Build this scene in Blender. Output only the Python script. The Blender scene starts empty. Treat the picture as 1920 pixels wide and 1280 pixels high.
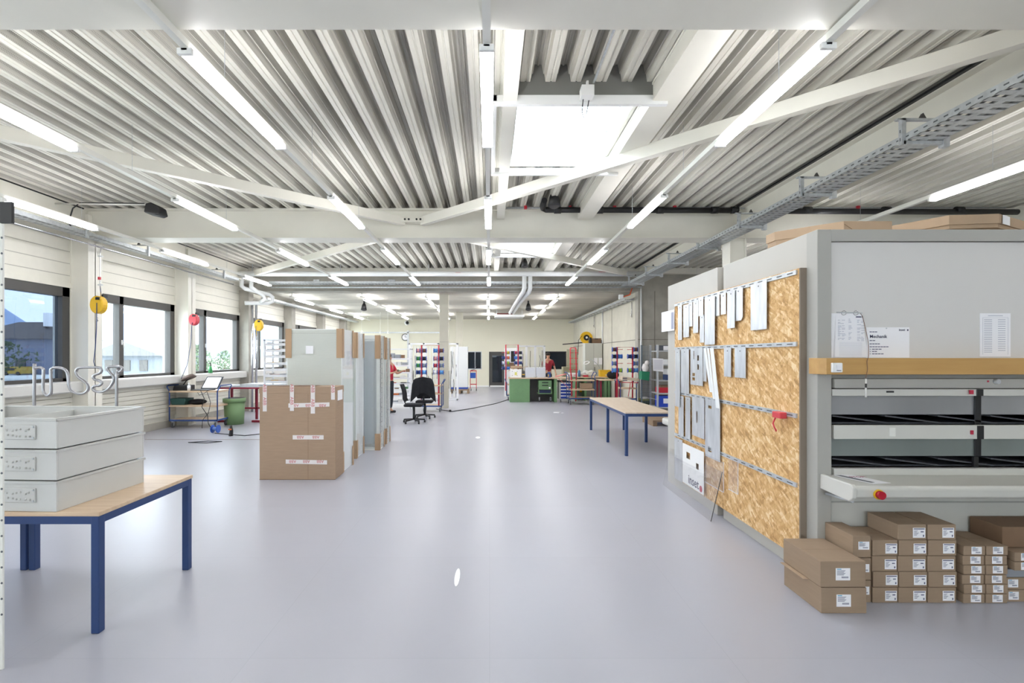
import bpy, bmesh, math, random
from mathutils import Vector, Matrix
SC = bpy.context.scene
COL = SC.collection
random.seed(7)
# ---------------------------------------------------------------- camera
cam_d = bpy.data.cameras.new('camera'); cam = bpy.data.objects.new('camera', cam_d); COL.objects.link(cam)
cam_d.sensor_width = 36; cam_d.lens = 36*900/1920; cam_d.shift_x = .021875; cam_d.shift_y = .0140625
cam_d.clip_start = .05; cam_d.clip_end = 3000
cam.location = (0, 0, 1.7); cam.rotation_euler = (math.pi/2, 0, 0)
SC.camera = cam
# ---------------------------------------------------------------- world and exposure
W = bpy.data.worlds.new('sky'); SC.world = W; W.use_nodes = True
bg = W.node_tree.nodes['Background']; bg.inputs[0].default_value = (.80, .90, 1, 1); bg.inputs[1].default_value = 4.2
SC.view_settings.view_transform = 'Standard'; SC.view_settings.look = 'None'
SC.view_settings.exposure = 1.2; SC.view_settings.gamma = 1; SC.view_settings.use_curve_mapping = False
SC.cycles.max_bounces = 10; SC.cycles.diffuse_bounces = 5; SC.cycles.transparent_max_bounces = 16
SC.cycles.use_denoising = True
SC.cycles.sample_clamp_indirect = 6
LAMP = 14
# ---------------------------------------------------------------- materials
def lin(h):
    if isinstance(h, str):
        h = [int(h[i:i+2], 16)/255 for i in (0, 2, 4)]
    return tuple((c/12.92 if c <= .04045 else ((c+.055)/1.055)**2.4) for c in h) + (1,)
MATS = {}
def mat(name, col, rough=.5, metal=0, noise=0, scale=8, bump=0, bscale=60, spec=.5, stretch=None, alpha=None):
    if name in MATS: return MATS[name]
    m = bpy.data.materials.new(name); m.use_nodes = True; nt = m.node_tree; b = nt.nodes['Principled BSDF']
    c = lin(col); b.inputs['Base Color'].default_value = c; b.inputs['Roughness'].default_value = rough
    b.inputs['Metallic'].default_value = metal; b.inputs['Specular IOR Level'].default_value = spec
    tc = nt.nodes.new('ShaderNodeTexCoord'); mp = nt.nodes.new('ShaderNodeMapping'); nt.links.new(tc.outputs['Object'], mp.inputs[0])
    if stretch: mp.inputs['Scale'].default_value = stretch
    if noise:
        n = nt.nodes.new('ShaderNodeTexNoise'); n.inputs['Scale'].default_value = scale; n.inputs['Detail'].default_value = 4
        r = nt.nodes.new('ShaderNodeValToRGB')
        r.color_ramp.elements[0].position = .3; r.color_ramp.elements[1].position = .7
        r.color_ramp.elements[0].color = tuple(x*(1-noise) for x in c[:3]) + (1,)
        r.color_ramp.elements[1].color = tuple(min(1, x*(1+noise)) for x in c[:3]) + (1,)
        nt.links.new(mp.outputs[0], n.inputs['Vector']); nt.links.new(n.outputs[0], r.inputs[0]); nt.links.new(r.outputs[0], b.inputs['Base Color'])
    if bump:
        n = nt.nodes.new('ShaderNodeTexNoise'); n.inputs['Scale'].default_value = bscale
        bp = nt.nodes.new('ShaderNodeBump'); bp.inputs['Strength'].default_value = bump; bp.inputs['Distance'].default_value = .01
        nt.links.new(mp.outputs[0], n.inputs['Vector']); nt.links.new(n.outputs[0], bp.inputs['Height']); nt.links.new(bp.outputs[0], b.inputs['Normal'])
    MATS[name] = m; return m
def emis(name, col, s):
    m = bpy.data.materials.new(name); m.use_nodes = True; b = m.node_tree.nodes['Principled BSDF']
    b.inputs['Base Color'].default_value = (.9, .9, .9, 1); b.inputs['Emission Color'].default_value = lin(col); b.inputs['Emission Strength'].default_value = s
    MATS[name] = m; return m
def glass(name, tint, refl=.04, body=None, mixb=0):
    m = bpy.data.materials.new(name); m.use_nodes = True; nt = m.node_tree; nt.nodes.remove(nt.nodes['Principled BSDF']); out = nt.nodes['Material Output']
    t = nt.nodes.new('ShaderNodeBsdfTransparent'); t.inputs[0].default_value = tint + (1,)
    g = nt.nodes.new('ShaderNodeBsdfGlossy'); g.inputs['Roughness'].default_value = .03
    lw = nt.nodes.new('ShaderNodeLayerWeight'); lw.inputs[0].default_value = .5
    f = nt.nodes.new('ShaderNodeMath'); f.operation = 'POWER'; f.inputs[1].default_value = 4; nt.links.new(lw.outputs['Facing'], f.inputs[0])
    f2 = nt.nodes.new('ShaderNodeMath'); f2.operation = 'MULTIPLY_ADD'; f2.inputs[1].default_value = .6; f2.inputs[2].default_value = refl; nt.links.new(f.outputs[0], f2.inputs[0]); f = f2
    mx = nt.nodes.new('ShaderNodeMixShader'); nt.links.new(f.outputs[0], mx.inputs[0]); nt.links.new(t.outputs[0], mx.inputs[1]); nt.links.new(g.outputs[0], mx.inputs[2])
    last = mx
    if body:
        d = nt.nodes.new('ShaderNodeBsdfDiffuse'); d.inputs[0].default_value = lin(body)
        m2 = nt.nodes.new('ShaderNodeMixShader'); m2.inputs[0].default_value = mixb
        nt.links.new(mx.outputs[0], m2.inputs[1]); nt.links.new(d.outputs[0], m2.inputs[2]); last = m2
    nt.links.new(last.outputs[0], out.inputs[0]); MATS[name] = m; return m
cream = mat('cream_paint', 'E6E3D8', .45, noise=.03, scale=2)
steelw = mat('white_steel', 'E8E7E0', .35, noise=.02, scale=3)
perfm = mat('perforated_web', 'C6C3BA', .5, noise=.10, scale=1.5)  # perforated steel, base tone also darkened for the shade inside the ribs
deckm = mat('deck_steel', 'D9D6CB', .42, noise=.05, scale=1.5)
galv = mat('galvanised', 'C3C7CA', .38, .6, noise=.12, scale=20)
galvl = mat('galvanised_plate', 'D0D3D6', .32, .65, noise=.14, scale=9, stretch=(1, 2, .4))
dgrey = mat('dark_frame', '4A4846', .5)
black = mat('black_plastic', '1D1D1F', .45)
blackc = mat('black_cloth', '202024', .95, noise=.2, scale=30, bump=.4, bscale=12)
white = mat('white_plastic', 'F0F0EE', .4)
blue = mat('blue_paint', '2F4E8C', .4)
navy = mat('navy_paint', '274072', .4)
red = mat('red_paint', 'C8283A', .4)
green = mat('green_paint', '6E9468', .5, noise=.04)
yellow = mat('yellow_plastic', 'E3B422', .45)
card = mat('cardboard', 'A38A73', .8, noise=.05, scale=6, bump=.05, bscale=90, stretch=(1, 1, 8))
cardl = mat('cardboard_light', 'AF967C', .8, noise=.05, scale=5)
cardd = mat('cardboard_dark', '7E644E', .85, noise=.05)
paper = mat('paper', 'F2F1F4', .7)
ink = mat('ink', '3A3C58', .8)
inkl = mat('pale_ink', 'A5A7B8', .8)
redink = mat('red_ink', 'C22E4A', .7)
tape = mat('white_tape', 'E4DFDD', .3)
tapeink = mat('tape_print', 'BE5A60', .5)
chrome = mat('chrome', 'C8C8CC', .18, 1)
concrete = mat('concrete', 'A9A59B', .8, noise=.12, scale=3, bump=.15, bscale=25)
concl = mat('concrete_pale', 'C8C4B5', .85, noise=.06, scale=2.5, bump=.1, bscale=25)
machw = mat('machine_cream', 'CCCAC3', .4, noise=.02, scale=3)
machg = mat('machine_grey', 'AAA8A2', .45)
board_w = mat('board_white', 'D6D3D0', .4)
duct = mat('duct_wrap', 'EAECEC', .35)
glass_c = glass('window_glass', (.97, .98, .98))
glass_t = glass('tinted_glass', (.31, .34, .39))
glass_d = glass('dark_glass', (.25, .28, .3), body='3A4450', mixb=.35)
acryl = glass('acrylic', (.985, .985, .988), body='D8DAE2', mixb=.025)
film = glass('stretch_film', (.93, .95, .96), body='F2F5F6', mixb=.20)
lampm = emis('tube_light', 'FBFBFF', LAMP)
lampf = emis('tube_light_bright', 'FBFBFF', LAMP*1.7)
def wood(name, c1, c2, axis):
    m = mat(name, c1, .4); nt = m.node_tree; b = nt.nodes['Principled BSDF']
    mp = [n for n in nt.nodes if n.type == 'MAPPING'][0]; mp.inputs['Scale'].default_value = (1, 14, 14) if axis == 0 else (14, 1, 14)
    n = nt.nodes.new('ShaderNodeTexNoise'); n.inputs['Scale'].default_value = 2.2; n.inputs['Detail'].default_value = 6
    r = nt.nodes.new('ShaderNodeValToRGB'); r.color_ramp.elements[0].position = .35; r.color_ramp.elements[1].position = .7
    r.color_ramp.elements[0].color = lin(c1); r.color_ramp.elements[1].color = lin(c2)
    nt.links.new(mp.outputs[0], n.inputs['Vector']); nt.links.new(n.outputs[0], r.inputs[0]); nt.links.new(r.outputs[0], b.inputs['Base Color']); return m
beech = wood('beech_top', 'CDB193', 'DBC3A6', 0)
beechy = wood('beech_top_long', 'D2BCA4', 'DECDB9', 1)
bandw = wood('orange_wood', 'BC9256', 'C49B5E', 0)
def osb_mat():
    m = mat('osb', 'C9A063', .75); nt = m.node_tree; b = nt.nodes['Principled BSDF']
    mp = [n for n in nt.nodes if n.type == 'MAPPING'][0]
    prev = None
    for k, (rot, sc) in enumerate((((.15, 0, 0), (1, 30, 8)), ((-.85, 0, 0), (1, 26, 8)), ((1.0, 0, 0), (1, 28, 9)))):
        mp2 = nt.nodes.new('ShaderNodeMapping'); mp2.inputs['Rotation'].default_value = rot
        mp3 = nt.nodes.new('ShaderNodeMapping'); mp3.inputs['Scale'].default_value = sc
        nt.links.new(mp.outputs[0], mp2.inputs[0]); nt.links.new(mp2.outputs[0], mp3.inputs[0])
        nz = nt.nodes.new('ShaderNodeTexNoise'); nz.inputs['Scale'].default_value = 1.3
        ad = nt.nodes.new('ShaderNodeMixRGB'); ad.blend_type = 'ADD'; ad.inputs[0].default_value = .9
        nt.links.new(mp3.outputs[0], ad.inputs[1]); nt.links.new(mp3.outputs[0], nz.inputs['Vector']); nt.links.new(nz.outputs[1], ad.inputs[2])
        v = nt.nodes.new('ShaderNodeTexVoronoi'); v.inputs['Scale'].default_value = 1.6
        nt.links.new(ad.outputs[0], v.inputs['Vector'])
        sp = nt.nodes.new('ShaderNodeSeparateColor'); nt.links.new(v.outputs['Color'], sp.inputs[0])
        if prev is None: prev = sp.outputs[0]
        else:
            mx = nt.nodes.new('ShaderNodeMixRGB'); mx.inputs[0].default_value = .5
            nt.links.new(prev, mx.inputs[1]); nt.links.new(sp.outputs[k % 3], mx.inputs[2]); prev = mx.outputs[0]
    r = nt.nodes.new('ShaderNodeValToRGB'); e = r.color_ramp.elements
    e[0].position = .12; e[0].color = lin('AC8452'); e[1].position = .85; e[1].color = lin('EBD3A8')
    x = e.new(.35); x.color = lin('C89C64'); x = e.new(.6); x.color = lin('D9B27C')
    nt.links.new(prev, r.inputs[0]); nt.links.new(r.outputs[0], b.inputs['Base Color']); return m
osb = osb_mat()
def floor_mat():
    m = mat('floor_vinyl', 'B4B4BC', .34, spec=.6); nt = m.node_tree; b = nt.nodes['Principled BSDF']
    mp = [n for n in nt.nodes if n.type == 'MAPPING'][0]
    br = nt.nodes.new('ShaderNodeTexBrick'); br.offset = 0; br.inputs['Scale'].default_value = 1
    br.inputs['Brick Width'].default_value = 1.35; br.inputs['Row Height'].default_value = 1.35; br.inputs['Mortar Size'].default_value = .004; br.inputs['Mortar Smooth'].default_value = 1
    br.inputs['Color1'].default_value = lin('B1B1BA'); br.inputs['Color2'].default_value = lin('AFAFB8'); br.inputs['Mortar'].default_value = lin('A9A9B2')
    n = nt.nodes.new('ShaderNodeTexNoise'); n.inputs['Scale'].default_value = .8; n.inputs['Detail'].default_value = 5
    mx = nt.nodes.new('ShaderNodeMixRGB'); mx.blend_type = 'MULTIPLY'; mx.inputs[0].default_value = .12
    nt.links.new(mp.outputs[0], br.inputs['Vector']); nt.links.new(mp.outputs[0], n.inputs['Vector'])
    nt.links.new(br.outputs[0], mx.inputs[1]); nt.links.new(n.outputs[0], mx.inputs[2]); nt.links.new(mx.outputs[0], b.inputs['Base Color'])
    n2 = nt.nodes.new('ShaderNodeTexNoise'); n2.inputs['Scale'].default_value = 5
    bp = nt.nodes.new('ShaderNodeBump'); bp.inputs['Strength'].default_value = .10; bp.inputs['Distance'].default_value = .01
    nt.links.new(mp.outputs[0], n2.inputs['Vector']); nt.links.new(n2.outputs[0], bp.inputs['Height']); nt.links.new(bp.outputs[0], b.inputs['Normal'])
    mr = nt.nodes.new('ShaderNodeMapRange'); mr.inputs[3].default_value = .27; mr.inputs[4].default_value = .38
    nt.links.new(n.outputs[0], mr.inputs[0]); nt.links.new(mr.outputs[0], b.inputs['Roughness']); return m
floorm = floor_mat()
def perforate():
    nt = perfm.node_tree; b = nt.nodes['Principled BSDF']; mp = [n for n in nt.nodes if n.type == 'MAPPING'][0]
    src = b.inputs['Base Color'].links[0].from_socket
    v = nt.nodes.new('ShaderNodeTexVoronoi'); v.inputs['Scale'].default_value = 70; v.inputs['Randomness'].default_value = 0
    r = nt.nodes.new('ShaderNodeValToRGB'); r.color_ramp.elements[0].position = .28; r.color_ramp.elements[0].color = (.55, .55, .55, 1); r.color_ramp.elements[1].position = .36
    mx = nt.nodes.new('ShaderNodeMixRGB'); mx.blend_type = 'MULTIPLY'; mx.inputs[0].default_value = 1
    nt.links.new(mp.outputs[0], v.inputs['Vector']); nt.links.new(v.outputs['Distance'], r.inputs[0]); nt.links.new(src, mx.inputs[1]); nt.links.new(r.outputs[0], mx.inputs[2]); nt.links.new(mx.outputs[0], b.inputs['Base Color'])
perforate()
def smooth(pts, n=4):                                  # Catmull-Rom through the points
    P = [Vector(p) for p in pts]; out = []
    for i in range(len(P)-1):
        a, b, c, d = P[max(0, i-1)], P[i], P[i+1], P[min(len(P)-1, i+2)]
        for k in range(n):
            t = k/n; out.append(.5*((2*b)+(c-a)*t+(2*a-5*b+4*c-d)*t*t+(3*b-a-3*c+d)*t**3))
    return out+[P[-1]]
# ---------------------------------------------------------------- mesh builder
class MB:
    def __init__(s): s.v = []; s.f = []; s.m = []; s.sm = []
    def add(s, vs, fs, m=0, smooth=False):
        o = len(s.v); s.v += [tuple(v) for v in vs]
        for f in fs: s.f.append(tuple(i+o for i in f)); s.m.append(m); s.sm.append(smooth)
        return s
    def box(s, x0, x1, y0, y1, z0, z1, m=0):
        if x0 > x1: x0, x1 = x1, x0
        if y0 > y1: y0, y1 = y1, y0
        if z0 > z1: z0, z1 = z1, z0
        return s.add([(x0,y0,z0),(x1,y0,z0),(x1,y1,z0),(x0,y1,z0),(x0,y0,z1),(x1,y0,z1),(x1,y1,z1),(x0,y1,z1)],
            [(0,3,2,1),(4,5,6,7),(0,1,5,4),(1,2,6,5),(2,3,7,6),(3,0,4,7)], m)
    def prism(s, pts, a, b, axis='z', m=0, smooth=False):      # closed 2-D outline extruded along an axis
        n = len(pts)
        def P(p, t): return {'z': (p[0], p[1], t), 'y': (p[0], t, p[1]), 'x': (t, p[0], p[1])}[axis]
        vs = [P(p, a) for p in pts] + [P(p, b) for p in pts]
        s.add(vs, [tuple(range(n))[::-1], tuple(range(n, 2*n))], m)
        o = len(s.v) - 2*n
        for i in range(n):
            j = (i+1) % n; s.f.append((o+i, o+j, o+n+j, o+n+i)); s.m.append(m); s.sm.append(smooth)
        return s
    def tube(s, pts, r, n=8, m=0, closed=False, r2=None):
        pts = [Vector(p) for p in pts]; N = len(pts); rings = []
        up = None
        for i, p in enumerate(pts):
            a = pts[i-1] if (i > 0 or closed) else p; b = pts[(i+1) % N] if (i < N-1 or closed) else p
            d = (b-a)
            if d.length < 1e-9: d = Vector((0, 0, 1))
            d.normalize()
            if up is None:
                up = Vector((0, 0, 1)) if abs(d.z) < .9 else Vector((1, 0, 0))
            x = up - d*up.dot(d)
            if x.length < 1e-4: x = Vector((1, 0, 0)) if abs(d.x) < .9 else Vector((0, 1, 0)); x = x - d*x.dot(d)
            x.normalize(); up = x; y = d.cross(x)
            rr = r if r2 is None else r + (r2-r)*i/(N-1)
            rings.append([p + (x*math.cos(t*2*math.pi/n) + y*math.sin(t*2*math.pi/n))*rr for t in range(n)])
        vs = [v for g in rings for v in g]; fs = []
        for i in range(N if closed else N-1):
            k = (i+1) % N
            for t in range(n): u = (t+1) % n; fs.append((i*n+t, i*n+u, k*n+u, k*n+t))
        s.add(vs, fs, m, True)
        if not closed:
            o = len(s.v) - len(vs)
            s.f.append(tuple(o+t for t in range(n))[::-1]); s.m.append(m); s.sm.append(False)
            s.f.append(tuple(o+(N-1)*n+t for t in range(n))); s.m.append(m); s.sm.append(False)
        return s
    def cyl(s, p, q, r, n=16, m=0, r2=None): return s.tube([p, q], r, n, m, r2=r2)
    def ball(s, c, r, n=10, m=0, sx=1, sy=1, sz=1):
        vs = [(c[0], c[1], c[2]-r*sz)]; k = n//2
        for i in range(1, k):
            a = math.pi*i/k - math.pi/2
            for t in range(n):
                b = 2*math.pi*t/n; vs.append((c[0]+r*sx*math.cos(a)*math.cos(b), c[1]+r*sy*math.cos(a)*math.sin(b), c[2]+r*sz*math.sin(a)))
        vs.append((c[0], c[1], c[2]+r*sz)); fs = []
        for t in range(n): fs.append((0, 1+(t+1) % n, 1+t))
        for i in range(k-2):
            for t in range(n): u = (t+1) % n; fs.append((1+i*n+t, 1+i*n+u, 1+(i+1)*n+u, 1+(i+1)*n+t))
        L = len(vs)-1
        for t in range(n): fs.append((L, 1+(k-2)*n+t, 1+(k-2)*n+(t+1) % n))
        return s.add(vs, fs, m, True)
    def bar(s, p, q, w, h, m=0):                                   # rectangular bar between two points
        p = Vector(p); q = Vector(q); d = (q-p).normalized(); up = Vector((0, 0, 1)) if abs(d.z) < .95 else Vector((0, 1, 0))
        x = d.cross(up).normalized()*w/2; y = x.normalized().cross(d).normalized()*h/2
        return s.add([p-x-y, p+x-y, p+x+y, p-x+y, q-x-y, q+x-y, q+x+y, q-x+y], [(0,1,2,3),(7,6,5,4),(0,4,5,1),(1,5,6,2),(2,6,7,3),(3,7,4,0)], m)
    def build(s, name, mats, parent=None, bevel=0, origin=None, loc=None, rot=None):
        if not isinstance(mats, (list, tuple)): mats = [mats]
        o = Vector(origin) if origin is not None else (parent_base(parent) if parent else Vector((0, 0, 0)))
        me = bpy.data.meshes.new(name); me.from_pydata([tuple(Vector(v)-o) for v in s.v], [], s.f)
        for mt in mats: me.materials.append(mt)
        me.polygons.foreach_set('material_index', s.m); me.polygons.foreach_set('use_smooth', s.sm)
        me.update()
        bm = bmesh.new(); bm.from_mesh(me); bmesh.ops.recalc_face_normals(bm, faces=bm.faces); bm.to_mesh(me); bm.free()
        ob = bpy.data.objects.new(name, me); COL.objects.link(ob)
        if parent: ob.parent = parent
        elif origin is not None: ob.location = o
        if loc: ob.location = loc
        if rot: ob.rotation_euler = rot
        if bevel:
            b = ob.modifiers.new('bevel', 'BEVEL'); b.width = bevel; b.segments = 2; b.limit_method = 'ANGLE'
        return ob
def parent_base(p):
    v = Vector((0, 0, 0))
    while p is not None: v += p.location; p = p.parent
    return v
def tag(o, label=None, cat=None, group=None, kind=None):
    if label: o['label'] = label
    if cat: o['category'] = cat
    if group: o['group'] = group
    if kind: o['kind'] = kind
    return o
def thing(name, label, cat, loc, group=None, kind=None):
    o = bpy.data.objects.new(name, None); COL.objects.link(o); o.location = loc; o.empty_display_size = .1
    return tag(o, label, cat, group, kind)
def solo(name, mb, m, label, cat, origin, group=None, bevel=0, kind=None):
    return tag(mb.build(name, m, None, bevel, origin), label, cat, group, kind)
def struct(name, mb, m, label=None, bevel=0, origin=(0, 0, 0)):
    return tag(mb.build(name, m, None, bevel, origin), label, None, None, 'structure')
KIDS = {}
def copy_tree(root, loc, label, rotz=None, parent=None):
    c = root.copy(); COL.objects.link(c)
    if parent is None:
        c.location = loc; c['label'] = label
        if rotz is not None: c.rotation_euler = (0, 0, rotz)
    else: c.parent = parent
    if not KIDS.get('all'):
        pass
    for ch in [o for o in root.children]:
        copy_tree(ch, None, None, None, c)
    return c
def X_(px, Y): return (px-918)*Y/900
def Z_(py, Y): return 1.7-(py-667)*Y/900
def text(name, body, size, loc, rot, m, parent=None, depth=.0006, bold=False, align='LEFT', mirror=False):
    cu = bpy.data.curves.new(name, 'FONT'); cu.body = body; cu.size = size; cu.extrude = depth; cu.align_x = align
    if bold: cu.offset = size*.008
    cu.resolution_u = 2
    tmp = bpy.data.objects.new('tmp_text', cu)
    me = bpy.data.meshes.new_from_object(tmp); bpy.data.objects.remove(tmp)
    me.materials.clear(); me.materials.append(m); me.name = name
    ob = bpy.data.objects.new(name, me); COL.objects.link(ob)
    base = parent_base(parent) if parent else Vector((0, 0, 0))
    ob.location = Vector(loc)-base; ob.rotation_euler = rot
    if parent: ob.parent = parent
    return ob
RX = (math.pi/2, 0, 0)                    # text readable from -y
RS = (math.pi/2, 0, -math.pi/2)           # text readable from -x
NTH = ['first', 'second', 'third', 'fourth', 'fifth', 'sixth', 'seventh', 'eighth', 'ninth', 'tenth', 'eleventh', 'twelfth', 'thirteenth']
ORD = ['nearest', 'second', 'third', 'fourth', 'fifth', 'sixth', 'seventh', 'eighth', 'ninth', 'tenth']
# ================================================================ THE ROOM
XW = -7.7; YB = -4.0; XR = 9.6; YS = 15.0; YW = 26.5; ZD = 4.40; ZS = 3.72
XB = -7.43
struct('floor', MB().box(XW-.2, XR+.1, YB-.1, YW+.1, -.15, 0), floorm)
# corrugated steel deck with two openings for the skylights
SK = ((4.78, 6.52), (10.2, 12.0)); SX = (.25, 1.62)
def deck():
    mb = MB(); x = -7.95
    while x < XR+.1:
        prof = [(0, 0), (.045, 0), (.05, .008), (.06, .008), (.065, 0), (.10, 0), (.116, .075), (.126, .078), (.143, .17), (.165, .17), (.172, .158), (.182, .158), (.19, .17), (.212, .17), (.229, .078), (.239, .075), (.25, 0)]
        hole = x+.125 > SX[0]-.05 and x+.125 < SX[1]+.05
        segs = [(YB, YS+.1)] if not hole else [(YB, SK[0][0]), (SK[0][1], SK[1][0]), (SK[1][1], YS+.1)]
        for a, b in segs:
            vs = []; fs = []
            for i, (dx, dz) in enumerate(prof): vs += [(x+dx, a, ZD+dz), (x+dx, b, ZD+dz)]
            for i in range(len(prof)-1): fs.append((2*i, 2*i+2, 2*i+3, 2*i+1))
            for i, f in enumerate(fs): mb.add([vs[j] for j in f], [(0, 1, 2, 3)], 1 if 5 <= i <= 14 else 0)
        x += .25
    return mb
struct('ceiling', deck(), [deckm, perfm])
mb = MB(); z0, z1 = ZD+.20, ZD+.38
mb.box(XW-.4, .2, YB, YS+.1, z0, z1); mb.box(1.67, XR+.1, YB, YS+.1, z0, z1)
for a, b in ((YB, SK[0][0]-.04), (SK[0][1]+.04, SK[1][0]-.04), (SK[1][1]+.04, YS+.1)): mb.box(.2, 1.67, a, b, z0, z1)
struct('roof_slab', mb, concrete)
# concrete slab over the far part
slabm = mat('slab_concrete', 'B6B2A6', .8, noise=.16, scale=1.2, bump=.15, bscale=12, stretch=(.5, 6, 1))
struct('ceiling_far', MB().box(XW-.1, 4.8, YS+.25, YW+.1, ZS, ZS+.9), slabm)
struct('concrete_edge_beam', MB().box(XW-.1, XR, YS, YS+.3, ZS, 4.28), concrete)
struct('edge_cap', MB().box(XW-.1, XR, YS-.05, YS+.4, 4.28, ZD+.16), cream)
# back wall with openings for its door and windows
DOOR = (-.03, .86, 1.93)
WB = ((-1.24, -.44, .96, 1.95), (3.0, 4.24, .96, 1.95))
mb = MB(); yb0, yb1 = YW, YW+.2
def wallx(mb, x0, x1, y0, y1, zt, holes, zb=0):
    hs = sorted(holes); x = x0
    for a, b, c, d in hs:
        mb.box(x, a, y0, y1, zb, zt)
        if c > zb: mb.box(a, b, y0, y1, zb, c)
        mb.box(a, b, y0, y1, d, zt); x = b
    mb.box(x, x1, y0, y1, zb, zt)
wallx(mb, XW-.1, 4.72, yb0, yb1, ZS+.3, [(DOOR[0], DOOR[1], 0, DOOR[2])]+list(WB))
wallback = mat('back_wall_paint', 'E5E1CE', .6, noise=.015, scale=1)
struct('wall_back', mb, wallback)
mb = MB(); mb.box(XW-.1, 4.7, YW-.012, YW+.0, 0, .07); struct('baseboard_back', mb, white)
# rooms seen through the back wall openings
mb = MB(); mb.box(-2.5, 4.9, YW+3, YW+3.1, 0, 3); mb.box(-2.5, 4.9, YW+.2, YW+3, -.1, 0); mb.box(-2.5, 4.9, YW+.2, YW+3, 2.9, 3)
mb.box(-2.6, -2.5, YW+.2, YW+3.1, -.1, 3); mb.box(4.9, 5, YW+.2, YW+3.1, -.1, 3)
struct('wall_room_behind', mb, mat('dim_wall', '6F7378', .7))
for k, (a, b, c, d) in enumerate(WB):
    w = thing('window_%d' % (11+k), None, None, (a, YW, c), kind='structure')
    f = MB(); t = .04
    for q in ((a, b, c, c+t), (a, b, d-t, d), (a, a+t, c, d), (b-t, b, c, d)): f.box(q[0], q[1], YW-.01, YW+.1, q[2], q[3])
    if k == 0: f.box(a+.42, a+.45, YW, YW+.06, c, d)
    f.build('window_frame', dgrey if k else galv, w)
    MB().box(a, b, YW+.04, YW+.05, c, d).build('pane', glass_d, w)
dr = thing('door_1', None, None, (.4, YW, 0), kind='structure')
f = MB()
for q in ((DOOR[0], DOOR[0]+.05, 0, DOOR[2]), (DOOR[1]-.05, DOOR[1], 0, DOOR[2]), (DOOR[0], DOOR[1], DOOR[2]-.05, DOOR[2])): f.box(q[0], q[1], YW-.02, YW+.12, q[2], q[3])
f.build('door_frame', dgrey, dr)
leaf = MB()
for q in ((.02, .15, .01, 1.88), (.68, .81, .01, 1.88), (.15, .68, .01, .24), (.15, .68, 1.72, 1.88)): leaf.box(q[0], q[1], YW, YW+.05, q[2], q[3])
lf = leaf.build('door_leaf', dgrey, dr)
MB().box(.15, .68, YW+.02, YW+.03, .24, 1.72).build('door_glass', glass_d, dr)
MB().tube([(.75, YW-.01, 1.0), (.75, YW-.06, 1.0), (.63, YW-.06, 1.0)], .011, 8).build('door_handle', chrome, dr)
# right side: concrete wall of the far part, the pier, wall of the open bay
joint = mat('joint_line', '7E7A70', .9)
struct('wall_right_far', MB().box(4.64, 4.9, YS+.3, YW+.1, 0, ZS+.2).box(4.632, 4.64, YS+3.2, YS+3.22, 0, ZS, 1).box(4.632, 4.64, YS+6, YS+6.02, 0, ZS, 1).box(4.632, 4.64, YS+.3, YW, 2.2, 2.22, 1), [concl, joint])
mb = MB().box(4.64, XR+.1, YS+.0, YS+.3, 0, ZS, 0)
for x in (5.15, 6.45, 8.2): mb.box(x, x+.02, YS-.006, YS, 0, ZS, 1)
mb.box(4.64, XR, YS-.006, YS, 2.2, 2.22, 1)
struct('wall_bay_back', mb, [concrete, joint])
struct('wall_right', MB().box(XR, XR+.1, YB, YS, 0, ZD+.3), cream)
mb = MB(); wallx(mb, XW-.3, XR+.1, YB-.1, YB, ZD+.3, [(-1.0, 4.6, 1.5, 2.8)]); struct('wall_behind_camera', mb, cream)
for k, (a, b, c, d) in enumerate(((-1.0, 4.6, 1.5, 2.8),)):  # unseen window, added to throw daylight on the machine front
    w = thing('window_%d' % (21+k), None, None, (a, YB, c), kind='structure'); f = MB(); t = .06
    for q in ((a, b, c, c+t), (a, b, d-t, d), (a, a+t, c, d), (b-t, b, c, d), ((a+b)/2-.03, (a+b)/2+.03, c, d)): f.box(q[0], q[1], YB-.08, YB, q[2], q[3])
    f.build('window_frame', dgrey, w); MB().box(a, b, YB-.05, YB-.04, c, d).build('pane', glass_c, w)
# ---------------------------------------------------------------- left facade: panels, columns, windows
ZW0, ZW1 = 1.24, 2.94
cols = [(-3.2, -2.9), (-.15, .15), (2.9, 3.2), (5.95, 6.25), (8.80, 9.12), (11.72, 12.02), (14.75, 15.05), (17.95, 18.3), (21.3, 21.65), (24.6, 24.95)]
panel = mat('facade_panel', 'DEDBCF', .5, noise=.02)
mb = MB(); seam = 1
mb.box(XW-.2, XW, YB, YW, 0, ZW0); mb.box(XW-.2, XW, YB, YW, ZW1, ZD+.1)
for (a, b) in cols: mb.box(XW-.2, XW, a-.12, b+.12, ZW0, ZW1)
z = ZW1+.22
while z < 4.2: mb.box(XW, XW+.006, YB, YW, z, z+.012, 1); z += .22
mb.box(XW, XW+.03, YB, YW, ZW1, ZW1+.09, 0)
struct('wall_left', mb, [panel, mat('panel_groove', 'B4B1A6', .7)])
mb = MB(); z = .28
while z < .98: mb.box(XW, XW+.035, YB, YW, z, z+.085); z += .095
struct('trim_1', mb, panel)
struct('trim_2', MB().box(XW, XW+.05, YB, YW, 0, .16), concrete)
mb = MB(); ys = [YB]+[c for p in cols for c in p]+[YW]
mb.prism([(XW, 1.04), (XW+.22, 1.04), (XW+.24, 1.06), (XW+.24, 1.21), (XW+.22, 1.235), (XW, 1.24)], YB, YW, 'y')
struct('trim_3', mb, mat('sill_paint', 'D3D2CE', .4))
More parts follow.
